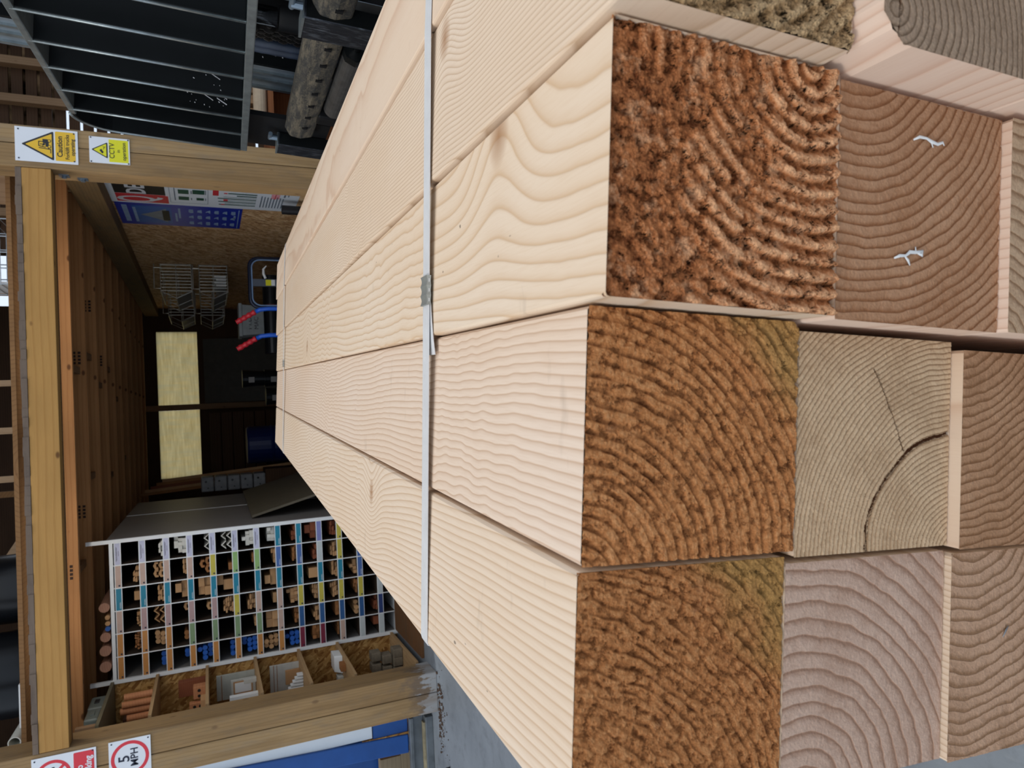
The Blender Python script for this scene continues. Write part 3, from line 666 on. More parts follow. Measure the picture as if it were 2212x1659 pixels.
obj('back_board', MB().box(RX0+.018, RX1-.018, RY1-.02, RY1, 0, 1.914), DARKW, rk)
IX0, IX1 = RX0+.02, RX1-.02; CW = (IX1-IX0)/6
ZL = [1.887-.1472*k for k in range(13)]
INT = plain('rack_board_painted_shade', srgb(66, 50, 36), .8)  # dark tone painted in for the shade deep inside the pigeonholes
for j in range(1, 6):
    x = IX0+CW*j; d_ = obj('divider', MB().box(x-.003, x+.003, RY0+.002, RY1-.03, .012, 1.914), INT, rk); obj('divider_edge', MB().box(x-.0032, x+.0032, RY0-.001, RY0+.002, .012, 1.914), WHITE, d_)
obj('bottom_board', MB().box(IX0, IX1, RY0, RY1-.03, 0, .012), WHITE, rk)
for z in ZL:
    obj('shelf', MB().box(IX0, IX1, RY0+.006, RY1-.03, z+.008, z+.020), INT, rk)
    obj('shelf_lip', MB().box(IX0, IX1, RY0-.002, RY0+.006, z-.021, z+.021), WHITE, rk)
LC = {'V': (206, 208, 232), 'P': (206, 176, 160), 'T': (14, 136, 166), 'M': (190, 158, 156), 'O': (206, 142, 72), 'Y': (206, 192, 72), 'G': (150, 192, 116),
      'S': (134, 162, 118), 'B': (74, 112, 178), 'L': (134, 142, 200), 'W': (206, 216, 216), 'D': (40, 92, 150), 'R': (130, 36, 62), 'N': (44, 66, 124)}
LM = {k: plain('card_'+n, srgb(*LC[k]), .5, 0, .06, 20, .05) for k, n in dict(V='lavender', P='peach', T='teal', M='mauve', O='orange', Y='yellow', G='light_green', S='sage', B='blue', L='lilac', W='white', D='dark_blue', R='maroon', N='navy').items()}
INK = plain('printed_ink', (.02, .025, .06), .6)
ROWS = ['VPTPOO', 'VPTMOO', 'VPTMOO', 'VPTMSO', 'VYTMSO', 'VGTYSO', 'VGTPSO', 'TBTPPO', 'TBTYDR', 'LWTYDR', 'YYTYDP', 'YBBYDW', 'WBBWNW']
for k, row in enumerate(ROWS):
    for j, ch in enumerate(row):
        x1 = IX1-CW*j-.004; x0 = x1-CW+.008; z = ZL[k]
        l = obj('shelf_label', MB().box(x0, x1, RY0-.0035, RY0-.002, z-.016, z+.016), LM[ch], rk)
        l['label'] = {'V': 'lavender', 'P': 'peach', 'T': 'teal', 'M': 'mauve', 'O': 'orange', 'Y': 'yellow', 'G': 'light green', 'S': 'sage', 'B': 'blue', 'L': 'lilac', 'W': 'white', 'D': 'dark blue', 'R': 'maroon', 'N': 'navy'}[ch]+' card label'
        m = MB()
        if ch == 'V':
            for q, (zz, a, b) in enumerate(((.008, .15, .85), (.004, .2, .8), (-.006, .4, .65))): m.box(x0+(x1-x0)*a, x0+(x1-x0)*b, RY0-.0038, RY0-.0035, z+zz-.001, z+zz+.001)
        elif ch in 'OPMYGSR': m.cyl((x0+.012, RY0-.0040, z-.006), (x0+.012, RY0-.0034, z-.006), .006, 12)
        elif ch in 'TB': m.box(x0+.01, x0+.055, RY0-.0038, RY0-.0035, z-.011, z-.0095).box(x0+.01, x0+.05, RY0-.0038, RY0-.0035, z-.007, z-.0055)
        if m.v: obj('print', m, INK if ch not in 'TB' else WHITE, l)
# lengths of moulding in the pigeonholes: copies of a few shapes
wood = [plank('moulding_pine', srgb(206, 164, 118), srgb(150, 104, 66), 90, 41, 'y', .1), plank('moulding_oak', srgb(176, 122, 76), srgb(120, 76, 42), 90, 42, 'y', .1), plank('moulding_redwood', srgb(150, 88, 60), srgb(104, 54, 34), 90, 43, 'y', .1)]
wht = plain('white_moulding', srgb(226, 224, 214), .5); blu = plain('blue_painted_end', srgb(30, 96, 190), .5)
def stick_mesh(kind, mat):
    m = MB(); L = .55
    if kind == 'strip': m.prism([(-.017, 0), (.017, 0), (.017, .006), (.006, .0125), (-.017, .0125)], 'y', 0, L)
    elif kind == 'square': m.box(-.0125, .0125, 0, L, 0, .025)
    elif kind == 'block': m.box(-.03, .03, 0, L, 0, .038)
    elif kind == 'big': m.box(-.036, .036, 0, L, 0, .062)
    elif kind == 'dowel': m.cyl((0, 0, .0165), (0, L, .0165), .0165, 16)
    elif kind == 'thin': m.cyl((0, 0, .007), (0, L, .007), .007, 10)
    elif kind == 'vee': m.prism([(-.03, 0), (-.022, 0), (0, .024), (.022, 0), (.03, 0), (0, .033)], 'y', 0, L)
    elif kind == 'cap': m.prism([(-.026, 0), (-.012, 0), (-.012, .012), (.012, .012), (.012, 0), (.026, 0), (.026, .02), (0, .032), (-.026, .02)], 'y', 0, L)
    me = bpy.data.meshes.new('moulding_length'); me.from_pydata(m.v, [], m.f); me.update(); me.materials.append(mat); return me
SM = {}
for kd in ('strip', 'square', 'block', 'big', 'dowel', 'thin', 'vee', 'cap'):
    for i, wm in enumerate(wood): SM[kd, i] = stick_mesh(kd, wm)
    SM[kd, 'w'] = stick_mesh(kd, wht)
SM['dowel', 'b'] = stick_mesh('dowel', blu)
proto = {}
ROWN = ['top', 'second', 'third', 'fourth', 'fifth', 'sixth', 'seventh', 'eighth', 'ninth', 'tenth', 'eleventh', 'twelfth', 'thirteenth']
COLM = ['far right', 'second from right', 'third from right', 'fourth from right', 'fifth from right', 'far left']
KN = {'strip': 'flat moulding length', 'square': 'square section length', 'block': 'thick moulding length', 'big': 'big square baluster length', 'dowel': 'round dowel', 'thin': 'thin round rod', 'vee': 'angle moulding length', 'cap': 'capping moulding length'}
MATN = {0: 'pale pine', 1: 'brown', 2: 'reddish', 'w': 'white', 'b': 'blue tipped'}
nst = [0]
def stick(kd, mk, k, j, x, z, rot, y=None):
    key = (kd, mk)
    if key not in proto: o = bpy.data.objects.new('moulding_length', SM[key]); proto[key] = o
    else: o = proto[key].copy()
    C.objects.link(o); o.location = (x, RY0+.012+(rnd.uniform(0, .05) if y is None else y), z); o.rotation_euler = (0, rot, 0)
    g = '%s %ss in the %s row, %s pigeonhole' % (MATN[mk], KN[kd], ROWN[k], COLM[j])
    tag(o, '%s %s in %s rack row, %s pigeonhole' % (MATN[mk], KN[kd], ROWN[k], COLM[j]), 'moulding', g); nst[0] += 1
def heap(k, j, kd, mk, n, rows=3):
    x1 = IX1-CW*j-.02; x0 = x1-CW+.04; z0 = ZL[k]+.0205
    W_, H_ = {'strip': (.036, .0135), 'square': (.0255, .0255), 'block': (.061, .039), 'big': (.073, .063), 'dowel': (.0335, .0335), 'thin': (.0145, .0142), 'vee': (.062, .036), 'cap': (.053, .034)}[kd]
    per = max(1, int((x1-x0+.012)/W_)); i = 0; lvl = 0
    while i < n:
        cnt = min(per, n-i); off = rnd.uniform(0, max(0.0, (x1-x0)-cnt*W_+.01))
        for q in range(cnt): stick(kd, mk, k, j, x0+off+W_*(q+.5), z0+lvl*(H_+.0004), 0)
        i += cnt; lvl += 1
        if lvl*H_ > .085: break
SPEC = {(1, 0): [], (2, 0): [('strip', 'w', 5)], (3, 0): [('square', 'w', 11)], (4, 0): [('vee', 'w', 2)], (5, 0): [('vee', 'w', 4)], (6, 0): [('square', 'w', 9)], (7, 0): [('square', 'w', 8)],
        (8, 0): [('strip', 2, 5)], (9, 0): [('block', 2, 3)], (10, 0): [('strip', 2, 9)],
        (1, 1): [('strip', 0, 8)], (2, 1): [('cap', 0, 4)], (3, 1): [('strip', 0, 6)], (4, 1): [('cap', 1, 3)], (5, 1): [('square', 1, 2)], (6, 1): [('strip', 1, 2)], (7, 1): [('strip', 0, 4)], (8, 1): [('strip', 1, 6)], (9, 1): [('strip', 2, 5)], (10, 1): [('strip', 0, 8)],
        (1, 2): [('block', 0, 1)], (2, 2): [('strip', 0, 9)], (3, 2): [('block', 0, 3)], (4, 2): [('block', 0, 4)], (5, 2): [('big', 0, 2)], (7, 2): [('block', 0, 3)], (9, 2): [('big', 0, 1)], (10, 2): [('strip', 0, 9)], (11, 2): [('square', 0, 5)],
        (1, 3): [('thin', 0, 14)], (2, 3): [('vee', 0, 4)], (3, 3): [('cap', 0, 1)], (4, 3): [('cap', 0, 1)], (5, 3): [('strip', 0, 14)], (6, 3): [('strip', 0, 11)], (7, 3): [('square', 0, 3)], (8, 3): [('square', 0, 9)], (9, 3): [('strip', 0, 8)], (10, 3): [('strip', 0, 10)], (11, 3): [('strip', 1, 5)],
        (1, 4): [('thin', 1, 22)], (2, 4): [('dowel', 0, 6)], (3, 4): [('dowel', 1, 2)], (6, 4): [('strip', 0, 2)], (7, 4): [('block', 0, 4)], (8, 4): [('strip', 1, 6)], (9, 4): [('strip', 0, 7)], (10, 4): [('square', 1, 4)], (11, 4): [('dowel', 0, 3)], (12, 4): [('strip', 2, 5)],
        (2, 5): [('dowel', 'b', 3)], (3, 5): [('dowel', 'b', 2)], (4, 5): [('dowel', 'b', 7)], (5, 5): [('dowel', 'b', 3)], (6, 5): [('dowel', 'b', 8)], (7, 5): [('dowel', 0, 8)], (8, 5): [('dowel', 'b', 7)], (9, 5): [('square', 1, 8)], (10, 5): [('strip', 1, 3)], (12, 5): [('block', 2, 1)]}
for (k, j), L in SPEC.items():
    for kd, mk, n in L: heap(k, j, kd, mk, n)
# on top of the rack
pole = plank('peeled_pole', srgb(186, 142, 120), srgb(140, 96, 74), 70, 51, 'y', .1); bark = plain('blue_end_paint', srgb(44, 98, 176), .6)
for i, (x, r_, mm, lb) in enumerate(((-1.20, .032, pole, 'pinkish peeled pole end lying on top of the rack, rightmost'), (-1.40, .03, pole, 'pinkish peeled pole end on top of the rack next to the blue disc'), (-1.49, .033, pole, 'pinkish peeled pole on top of the rack, second from its left end'), (-1.59, .035, pole, 'pinkish peeled pole at the left end of the rack top'),
                                     (-1.262, .016, wood[0], 'small pale dowel end on the rack top beside the big pole'), (-1.301, .016, wood[0], 'small pale dowel end on the rack top in the middle of its row'), (-1.340, .016, bark, 'blue dowel end on top of the rack'))):
    m = MB(); n = 14; pts = []
    for q in range(6): pts.append((x+.006*math.sin(q*1.3+i), 5.43+.3*q, 1.9385+r_*1.05))
    m.tube(pts, [r_*(1+.05*math.sin(q*2.1+i)) for q in range(6)], n)
    o = obj('pole', m, mm, smooth=False); tag(o, lb, 'pole', 'poles on the rack top')
# ---------------------------------------------------------------- shelf bay between rack and left post
sh = empty('wall_shelf_unit', (-1.9, 5.03, 0)); tag(sh, 'flake board shelf unit of offcuts between the left post and the rack', 'shelf')
s_ = obj('end_board', MB().box(-2.12, -1.722, 5.47, 5.488, 0, 1.93), OSBL, sh)
s_ = obj('back_panel', MB().box(-2.124, -2.106, 4.715, 5.468, 0, 1.93), OSBL, sh)
SHF = plank('shelf_board', srgb(196, 164, 122), srgb(150, 116, 78), 50, 54, 'y', .15)
SZ = [1.68, 1.37, 1.055, .755, .475, .06]
for z in SZ: obj('shelf', MB().box(-2.105, -1.70, 4.715, 5.467, z-.019, z), SHF, sh, bevel=.001)
OLV = plain('olive_grey_board', srgb(120, 112, 88), .7)
obj('top_board', MB().box(-2.12, -1.70, 4.715, 5.467, 1.931, 1.95), OLV, sh)
o = obj('timber_offcut', MB().box(-1.83, -1.70, 4.72, 4.755, 1.9505, 2.05), STUD, bevel=.003); tag(o, 'tan offcut lying on the shelf unit top beside the left post', 'offcut')
casem = plain('grey_green_plastic', srgb(112, 120, 114), .45)
for i, (x, y, zz, w_, h_) in enumerate(((-1.80, 5.16, 1.9505, .2, .085), (-1.79, 4.93, 1.9505, .17, .075))):
    r = empty('tool_case', (x, y, zz)); tag(r, ('grey plastic tool case on top of the shelf unit next to the rack', 'grey rounded plastic case on top of the shelf unit towards the left post')[i], 'case')
    obj('shell', MB().box(x-.09, x+.085, y-w_/2, y+w_/2, zz, zz+h_), casem, r, bevel=.012, seg=3)
    obj('latch', MB().box(x+.085, x+.092, y-.03, y+.03, zz+h_*.35, zz+h_*.65), plain('dark_latch', (.02, .02, .02), .5) if i == 0 else casem, r, bevel=.002)
rail_m = plank('handrail_timber', srgb(204, 142, 100), srgb(160, 100, 64), 60, 57, 'y', .05)
for i in range(4):
    x = -1.84+.043*i; y = 5.12+.01*(i % 2); h_ = .15+.012*((i*3) % 4)
    m = MB().prism([(x+.020*math.cos(a), y+.020*math.sin(a)) for a in [math.pi*2*q/16 for q in range(16)]], 'z', SZ[0]+.0005, SZ[0]+h_)
    o = obj('handrail_length', m, rail_m); tag(o, 'short pinkish handrail length standing on the top shelf, %s from the left' % ORD[i], 'handrail', 'handrails on the top shelf')
dk = plain('dark_brown_offcut', srgb(84, 52, 34), .7)
def small(name, mm, x0, x1, y0, y1, z0, h, lb, cat, bev=.002):
    o = obj(name, MB().box(x0, x1, y0, y1, z0+.0005, z0+h), mm, bevel=bev); return tag(o, lb, cat)
small('timber_offcut', dk, -2.08, -1.93, 5.36, 5.45, SZ[0], .2, 'dark brown offcut at the back of the top shelf', 'offcut')
m = MB().box(-1.80, -1.72, 5.10, 5.17, SZ[1]+.0005, SZ[1]+.075); o = obj('timber_offcut', m, rail_m, bevel=.004); tag(o, 'pinkish drilled block on the second shelf', 'offcut')
hole = plain('hole_dark', (.01, .008, .006), .9)
for x in (-1.78, -1.745): obj('drill_hole', MB().cyl((x, 5.0995, SZ[1]+.04), (x, 5.098, SZ[1]+.04), .010, 12), hole, o)
m = MB().box(-1.86, -1.815, 5.08, 5.13, SZ[1]+.0005, SZ[1]+.10); o = obj('timber_offcut', m, rail_m, bevel=.004); tag(o, 'pinkish upright drilled block left of the wider one on the second shelf', 'offcut')
for z in (.035, .07): obj('drill_hole', MB().cyl((-1.838, 5.0795, SZ[1]+z), (-1.838, 5.078, SZ[1]+z), .010, 12), hole, o)
small('timber_offcut', wood[0], -1.80, -1.74, 4.9, 5.0, SZ[1], .03, 'pale flat offcut before the drilled blocks on the second shelf', 'offcut')
small('timber_offcut', wood[2], -1.84, -1.74, 5.30, 5.36, SZ[1], .17, 'reddish offcut standing at the back of the second shelf', 'offcut')
small('timber_offcut', wood[0], -1.90, -1.86, 4.88, 4.92, SZ[1], .05, 'small pale chip near the left post on the second shelf', 'offcut')
lev = plain('off_white_panel', srgb(206, 206, 198), .5); gr2 = plain('pale_grey_panel', srgb(184, 186, 176), .5)
def front(nm, mm, x0, x1, y, z0, h, lb, cat): o = obj(nm, MB().box(x0, x1, y, y+.018, z0+.0005, z0+h), mm, bevel=.0015); return tag(o, lb, cat)
o = front('panel_sample', gr2, -1.93, -1.76, 5.35, SZ[2], .25, 'pale grey panel standing at the back of the third shelf', 'panel')
obj('groove', MB().box(-1.93, -1.76, 5.349, 5.35, SZ[2]+.215, SZ[2]+.22), wood[1], o)
r = empty('door_sample', (-1.83, 5.28, SZ[2])); tag(r, 'white framed door sample propped before the grey panel on the third shelf', 'sample')
obj('frame', MB().box(-1.89, -1.78, 5.27, 5.288, SZ[2]+.0005, SZ[2]+.16), lev, r, bevel=.003); obj('inset', MB().box(-1.878, -1.792, 5.268, 5.27, SZ[2]+.02, SZ[2]+.145), wood[0], r)
obj('inset', MB().box(-1.868, -1.802, 5.2665, 5.268, SZ[2]+.03, SZ[2]+.135), WHITE, r)
small('white_block', WHITE, -1.825, -1.785, 4.97, 5.01, SZ[2], .175, 'white moulding block standing at the front of the third shelf', 'block')
small('white_block', lev, -1.775, -1.745, 5.14, 5.18, SZ[2], .08, 'grey white block standing before the door sample on the third shelf', 'block')
o = front('panel_sample', lev, -1.945, -1.76, 5.35, SZ[3], .20, 'off white panel standing at the back of the fourth shelf', 'panel')
for dz in (.15, .172): obj('groove', MB().box(-1.945, -1.76, 5.349, 5.35, SZ[3]+dz, SZ[3]+dz+.004), wood[1], o)
front('panel_sample', wood[0], -1.89, -1.79, 5.29, SZ[3], .10, 'pale timber panel before the white one on the fourth shelf', 'panel')
for i in range(6): small('white_block', WHITE, -1.885+.021*i, -1.870+.021*i, 5.10, 5.14, SZ[3], .115-.015*i, 'white moulding sample in a stepped row on the fourth shelf, %s from the left' % ORD[i], 'block')
m = MB().hexa([(-1.84, 5.16, SZ[4]+.001), (-1.715, 5.16, SZ[4]+.001), (-1.715, 5.30, SZ[4]+.001), (-1.84, 5.30, SZ[4]+.001), (-1.83, 5.19, SZ[4]+.055), (-1.72, 5.19, SZ[4]+.055), (-1.72, 5.33, SZ[4]+.055), (-1.83, 5.33, SZ[4]+.055)])
o = obj('skirting_sample', m, WHITE, bevel=.003); tag(o, 'white skirting sample tilted on the fifth shelf', 'sample')
small('skirting_sample', lev, -1.90, -1.855, 5.14, 5.22, SZ[4], .04, 'small white sample left of the tilted skirting on the fifth shelf', 'sample')
small('timber_offcut', wood[1], -1.78, -1.73, 5.02, 5.10, SZ[4], .035, 'brown offcut at the front of the fifth shelf', 'offcut')
stone = plain('dusty_grey_block', srgb(140, 128, 108), .85, 0, .25, 20, .4); stk = 0
for lv, row in enumerate((( -1.87, -1.80, -1.74), (-1.86, -1.78), (-1.84, -1.76))):
    for q, x in enumerate(row):
        small('dusty_block', stone, x-.031, x+.031, 5.06+.03*lv, 5.16+.03*lv, SZ[5]+.072*lv, .07, 'dusty grey block on the lowest shelf, %s from the left in its %s layer' % (ORD[q], ('bottom', 'middle', 'top')[lv]), 'block', .006)
small('dusty_block', dk, -1.97, -1.91, 5.04, 5.16, SZ[5], .17, 'dark block left of the dusty ones on the lowest shelf', 'block', .006)
# sheet leaning on the side of the rack
m = MB().hexa([(-.50, 5.78, .002), (-.482, 5.78, .002), (-.482, 7.85, .002), (-.50, 7.85, .002), (-.752, 5.78, 1.01), (-.734, 5.78, 1.01), (-.734, 7.85, .985), (-.752, 7.85, .985)])
o = obj('leaning_sheet', m, plain('olive_sheet_board', srgb(112, 104, 86), .6)); tag(o, 'olive grey sheet leaning against the side of the white rack', 'sheet')
o = obj('floor_board', MB().box(-1.68, -.45, 4.70, 5.43, .0005, .02), plank('brown_floor_board', srgb(120, 84, 54), srgb(80, 54, 34), 40, 71, 'x', .4, srgb(90, 76, 60))); tag(o, 'brown board lying on the floor before the white rack', 'board')
# tubs and long strips beyond the rack
plinth = obj('timber_plinth', MB().box(-.80, -.56, 8.35, 8.75, 0, .72), DARKW); tag(plinth, 'dark plinth under the stack of grey tubs behind the rack', 'plinth')
tub = plain('grey_white_tub', srgb(150, 154, 158), .5, 0, .2, 15)
for k in range(5):
    r = empty('storage_tub', (-.68, 8.5, .7205+.134*k)); tag(r, 'grey white tub behind the rack, %s from the bottom of its stack' % ORD[k], 'tub', 'stack of grey tubs')
    obj('body', MB().box(-.76, -.60, 8.37, 8.63, .7205+.134*k, .7205+.134*k+.128), tub, r, bevel=.012)
    obj('hand_hole', MB().cyl((-.65, 8.3695, .80+.134*k), (-.65, 8.368, .80+.134*k), .012, 12).cyl((-.72, 8.3695, .78+.134*k), (-.72, 8.368, .78+.134*k), .008, 12), poly, r)
for k in range(5):
    x = -.76+.035*k
    o = obj('long_strip', MB().bar((x+.10, 8.86-.012*k, .0), (x-.02, 8.92, 2.03-.06*k), .03, .022, V((0, 1, 0))), wood[(1, 0, 2, 1, 0)[k]])
    tag(o, 'long brown strip standing behind the grey tubs, %s from the left' % ORD[k], 'strip', 'strips standing behind the tubs')
# door in the wall left of the left post, and the steel kerb below
r = empty('steel_door', (-2.2, 4.68, .15)); tag(r, 'white panelled door in a blue steel frame left of the left post', 'door')
obj('panel', MB().box(-2.118, -1.80, 4.665, 4.70, .385, 1.95), plain('white_door_panel', srgb(214, 226, 238), .4, 0, .02), r, bevel=.004)
obj('kick_panel', MB().box(-2.125, -1.80, 4.668, 4.70, .15, .38), BLUEST, r)
obj('gap_shade_sheet', MB().box(-2.22, -1.80, 4.702, 4.712, .15, 2.0), poly, r)  # black sheet put in for the shade in the door gap
obj('frame_rail', MB().hexa([(-2.26, 4.65, .15), (-2.138, 4.65, .15), (-2.138, 4.72, .15), (-2.26, 4.72, .15), (-2.16, 4.65, 2.2), (-2.05, 4.65, 2.2), (-2.05, 4.72, 2.2), (-2.16, 4.72, 2.2)]), BLUEST, r, bevel=.006)
STL = plain('worn_grey_steel', srgb(120, 128, 134), .45, .4, .25, 8)
r = empty('steel_kerb', (-2.6, 4.6, 0)); tag(r, 'grey steel channel kerb on the floor beside the left post', 'kerb')
obj('channel', MB().box(-3.4, -2.02, 4.60, 4.645, .125, .15).box(-3.4, -2.02, 4.63, 4.645, .05, .125).box(-3.4, -2.02, 4.57, 4.645, .0, .05), STL, r, bevel=.004)
obj('dirt_fill', MB().box(-3.4, -2.06, 4.588, 4.63, .05, .062), plain('sandy_dirt', srgb(170, 160, 130), .9, 0, .3, 12), r)
o = obj('timber_stack', MB().box(-3.2, -2.34, 4.85, 4.93, .0, .16).box(-3.2, -2.36, 4.85, 4.93, .162, .30), plank('grey_tan_timber', srgb(150, 136, 112), srgb(110, 96, 76), 40, 60, 'x', .2)); tag(o, 'grey tan timbers on the floor behind the blue door frame', 'timber')
o = obj('blue_cabinet', MB().box(-3.4, -2.30, 5.0, 5.35, 0, 1.8), BLUEST, bevel=.01); tag(o, 'dark blue cabinet in the shade left of the door', 'cabinet')
o = obj('rubber_wedge', MB().prism([(-2.20, 4.23), (-2.55, 4.28), (-2.55, 4.14)], 'z', .001, .03), poly); tag(o, 'flat black rubber wedge lying on the concrete', 'wedge')
m = MB(); random.seed(3)
for k in range(240):
    x = random.gauss(-1.95, .11); y = 4.425-abs(random.gauss(.0, .07)); s_ = random.choice((.0015, .002, .003, .004, .007))*random.uniform(.6, 1.2); a = random.uniform(0, 3)
    m.obox((x, y-s_, s_*.5+.0005), V((math.cos(a), math.sin(a), 0)), V((-math.sin(a), math.cos(a), 0)), V((0, 0, 1)), s_, s_*.7, s_*.5)
o = obj('floor_debris', m, plain('brown_debris', srgb(82, 62, 48), .9)); tag(o, 'brown crumbs of dirt at the foot of the left post', 'debris'); o['kind'] = 'stuff'
# ---------------------------------------------------------------- signs on the posts
SGW = plain('sign_white', srgb(226, 230, 236), .35, 0, .02, 10, .02); SGK = plain('sign_black', (.012, .012, .016), .45); SGN = plain('sign_navy', srgb(16, 24, 52), .45)
SGA = plain('sign_amber', srgb(232, 186, 40), .4, 0, .03); SGY = plain('sign_yellow', srgb(226, 222, 24), .4, 0, .03); SGR = plain('sign_red', srgb(216, 48, 62), .4, 0, .03)
SY = 4.4295
def plate(nm, x0, x1, z0, z1, label):
    r = empty(nm, ((x0+x1)/2, SY, z0)); tag(r, label, 'sign')
    obj('plate', MB().box(x0, x1, SY-.003, SY, z0, z1), SGW, r)
    return r
def lay(r, nm, pts, mat, lvl, label=None):
    o = obj(nm, MB().prism(pts, 'y', SY-.003-.0005*lvl, SY-.003), mat, r)
    if label: o['label'] = label
    return o
def rrect(x0, x1, z0, z1, q=.006):
    P = []
    for cx_, cz_, a0 in ((x1-q, z1-q, 0), (x0+q, z1-q, 90), (x0+q, z0+q, 180), (x1-q, z0+q, 270)):
        for k in range(5): a = math.radians(a0+22.5*k); P.append((cx_+q*math.cos(a), cz_+q*math.sin(a)))
    return P
def rtri(cx_, z0, w_, h_, q):
    P = []; V3 = [(cx_-w_/2, z0), (cx_+w_/2, z0), (cx_, z0+h_)]
    for i in range(3):
        p, a, b = V(V3[i]), V(V3[i-1]), V(V3[(i+1) % 3])
        for k in range(5):
            f = k/4; s1 = p+(a-p).normalized()*q; s2 = p+(b-p).normalized()*q
            P.append(tuple((s1*(1-f)**2 + p*2*f*(1-f) + s2*f*f)))
    return P
def screws(r, pts):
    for x, z in pts: obj('screw', MB().cyl((x, SY-.0045, z), (x, SY-.003, z), .004, 10), SGN, r)
def words(r, s, size, x, z, mat, lvl=2, bold=.0, wide=1.0):
    obj('lettering', text_mb(s, size, x, z, SY-.003-.0005*lvl, thick=.0004, bold=bold, wide=wide), mat, r)
x0, x1, z0, z1 = 1.452, 1.638, 1.90, 2.19; cxx = (x0+x1)/2
r = plate('warning_sign', x0, x1, z0, z1, 'white and amber caution sign about forklift trucks on the right post')
lay(r, 'triangle_border', rtri(cxx, 2.013, .163, .15, .010), SGK, 1); lay(r, 'triangle_field', rtri(cxx, 2.0215, .133, .1225, .006), SGA, 2)
m = MB(); y_ = (SY-.0048, SY-.003)
def pg(P): m.prism([(cxx+a, 2.02+b) for a, b in P], 'y', y_[0], y_[1])
pg([(-.01, .016), (.03, .016), (.034, .022), (.034, .044), (.014, .044), (.012, .032), (-.006, .03)])     # body
pg([(-.012, .03), (-.008, .03), (-.002, .062), (-.006, .062)]); pg([(-.006, .060), (.020, .060), (.020, .064), (-.005, .064)]); pg([(.018, .044), (.022, .044), (.022, .064), (.018, .064)])
pg([(-.0225, .008), (-.0185, .008), (-.0125, .062), (-.0165, .062)]); pg([(-.042, .006), (-.018, .006), (-.018, .0095), (-.042, .0095)]); pg([(-.020, .014), (-.01, .016), (-.01, .020), (-.020, .018)])
pg([(.0, .034), (.012, .034), (.012, .040), (.006, .048), (.002, .046)]); pg([(.003, .049), (.009, .049), (.009, .055), (.003, .055)]); pg([(-.008, .042), (.004, .041), (.004, .044), (-.008, .045)])
for wx in (-.006, .026): m.cyl((cxx+wx, y_[0]-.0002, 2.033), (cxx+wx, y_[1], 2.033), .0085, 16)
obj('forklift_symbol', m, SGK, r)
m = MB()
for wx in (-.006, .026): m.cyl((cxx+wx, y_[0]-.0008, 2.033), (cxx+wx, y_[1], 2.033), .0055, 16)
obj('wheel_hub', m, SGA, r)
lay(r, 'amber_panel', rrect(x0+.013, x1-.011, 1.912, 2.006), SGA, 1)
words(r, 'Caution', .036, cxx, 1.984, SGK, bold=.0006); lay(r, 'underline', [(cxx-.05, 1.9625), (cxx+.05, 1.9625), (cxx+.05, 1.9637), (cxx-.05, 1.9637)], SGK, 2)
words(r, 'Forklift trucks', .0255, cxx, 1.949, SGK, bold=.0003, wide=.95); words(r, 'operating', .0255, cxx, 1.924, SGK, bold=.0003, wide=.95)
screws(r, ((x0+.014, z1-.016), (x1-.014, z1-.016), (x0+.016, z0+.018), (x1-.016, z0+.018)))
x0, x1, z0, z1 = 1.473, 1.62, 1.648, 1.846; cxx = (x0+x1)/2
r = plate('warning_sign', x0, x1, z0, z1, 'small white and yellow CCTV sign on the right post below the forklift sign')
lay(r, 'triangle_border', rtri(cxx, 1.757, .093, .080, .008), SGK, 1); lay(r, 'triangle_field', rtri(cxx, 1.7635, .074, .063, .005), SGY, 2)
m = MB(); pg0 = [(-.020, .016), (-.012, .008), (.006, .020), (-.002, .029)]
m.prism([(cxx+a, 1.768+b) for a, b in pg0], 'y', SY-.0048, SY-.003)
m.prism([(cxx+a, 1.768+b) for a, b in [(.002, .012), (.004, .010), (.010, .006), (.012, .008)]], 'y', SY-.0048, SY-.003)
m.prism([(cxx+a, 1.768+b) for a, b in [(.009, .005), (.018, .005), (.018, .007), (.009, .007)]], 'y', SY-.0048, SY-.003)
m.prism([(cxx+a, 1.768+b) for a, b in [(.017, -.0005), (.019, -.0005), (.019, .013), (.017, .013)]], 'y', SY-.0048, SY-.003)
obj('camera_symbol', m, SGK, r)
lay(r, 'yellow_panel', rrect(x0+.010, x1-.010, 1.655, 1.751, .003), SGY, 1)
words(r, 'CCTV', .037, cxx, 1.735, SGK, bold=.0002, wide=.9); words(r, 'in', .024, cxx, 1.704, SGK); words(r, 'operation', .027, cxx, 1.676, SGK, bold=.0002, wide=.97)
screws(r, ((x0+.006, z1-.008), (x1-.006, z1-.008), (x0+.006, z0+.007), (x1-.006, z0+.007)))
x0, x1, z0, z1 = -1.905, -1.702, 1.648, 1.85; cxx = (x0+x1)/2; czz = (z0+z1)/2
r = plate('speed_sign', x0, x1, z0, z1, 'square white sign with red ring reading 5 MPH on the left post')
def ring(cx_, cz_, ra, rb, mat, lvl, nm):
    m = MB(); n = 48; P = []
    for yy in (SY-.003-.0005*lvl, SY-.003):
        for q in (ra, rb):
            for k in range(n): a = 2*math.pi*k/n; P.append((cx_+q*math.cos(a), yy, cz_+q*math.sin(a)))
    fs = []
    for k in range(n):
        k2 = (k+1) % n
        fs += [(k, k2, n+k2, n+k), (2*n+k, 3*n+k, 3*n+k2, 2*n+k2), (k, 2*n+k, 2*n+k2, k2), (n+k, n+k2, 3*n+k2, 3*n+k)]
    return obj(nm, m.add(P, fs), mat, r)
ring(cxx, czz, .092, .075, SGR, 1, 'red_ring')
words(r, '5', .075, cxx, czz+.027, SGN, 1, .0010, 1.05); words(r, 'MPH', .052, cxx+.002, czz-.022, SGN, 1, .0008, .95)
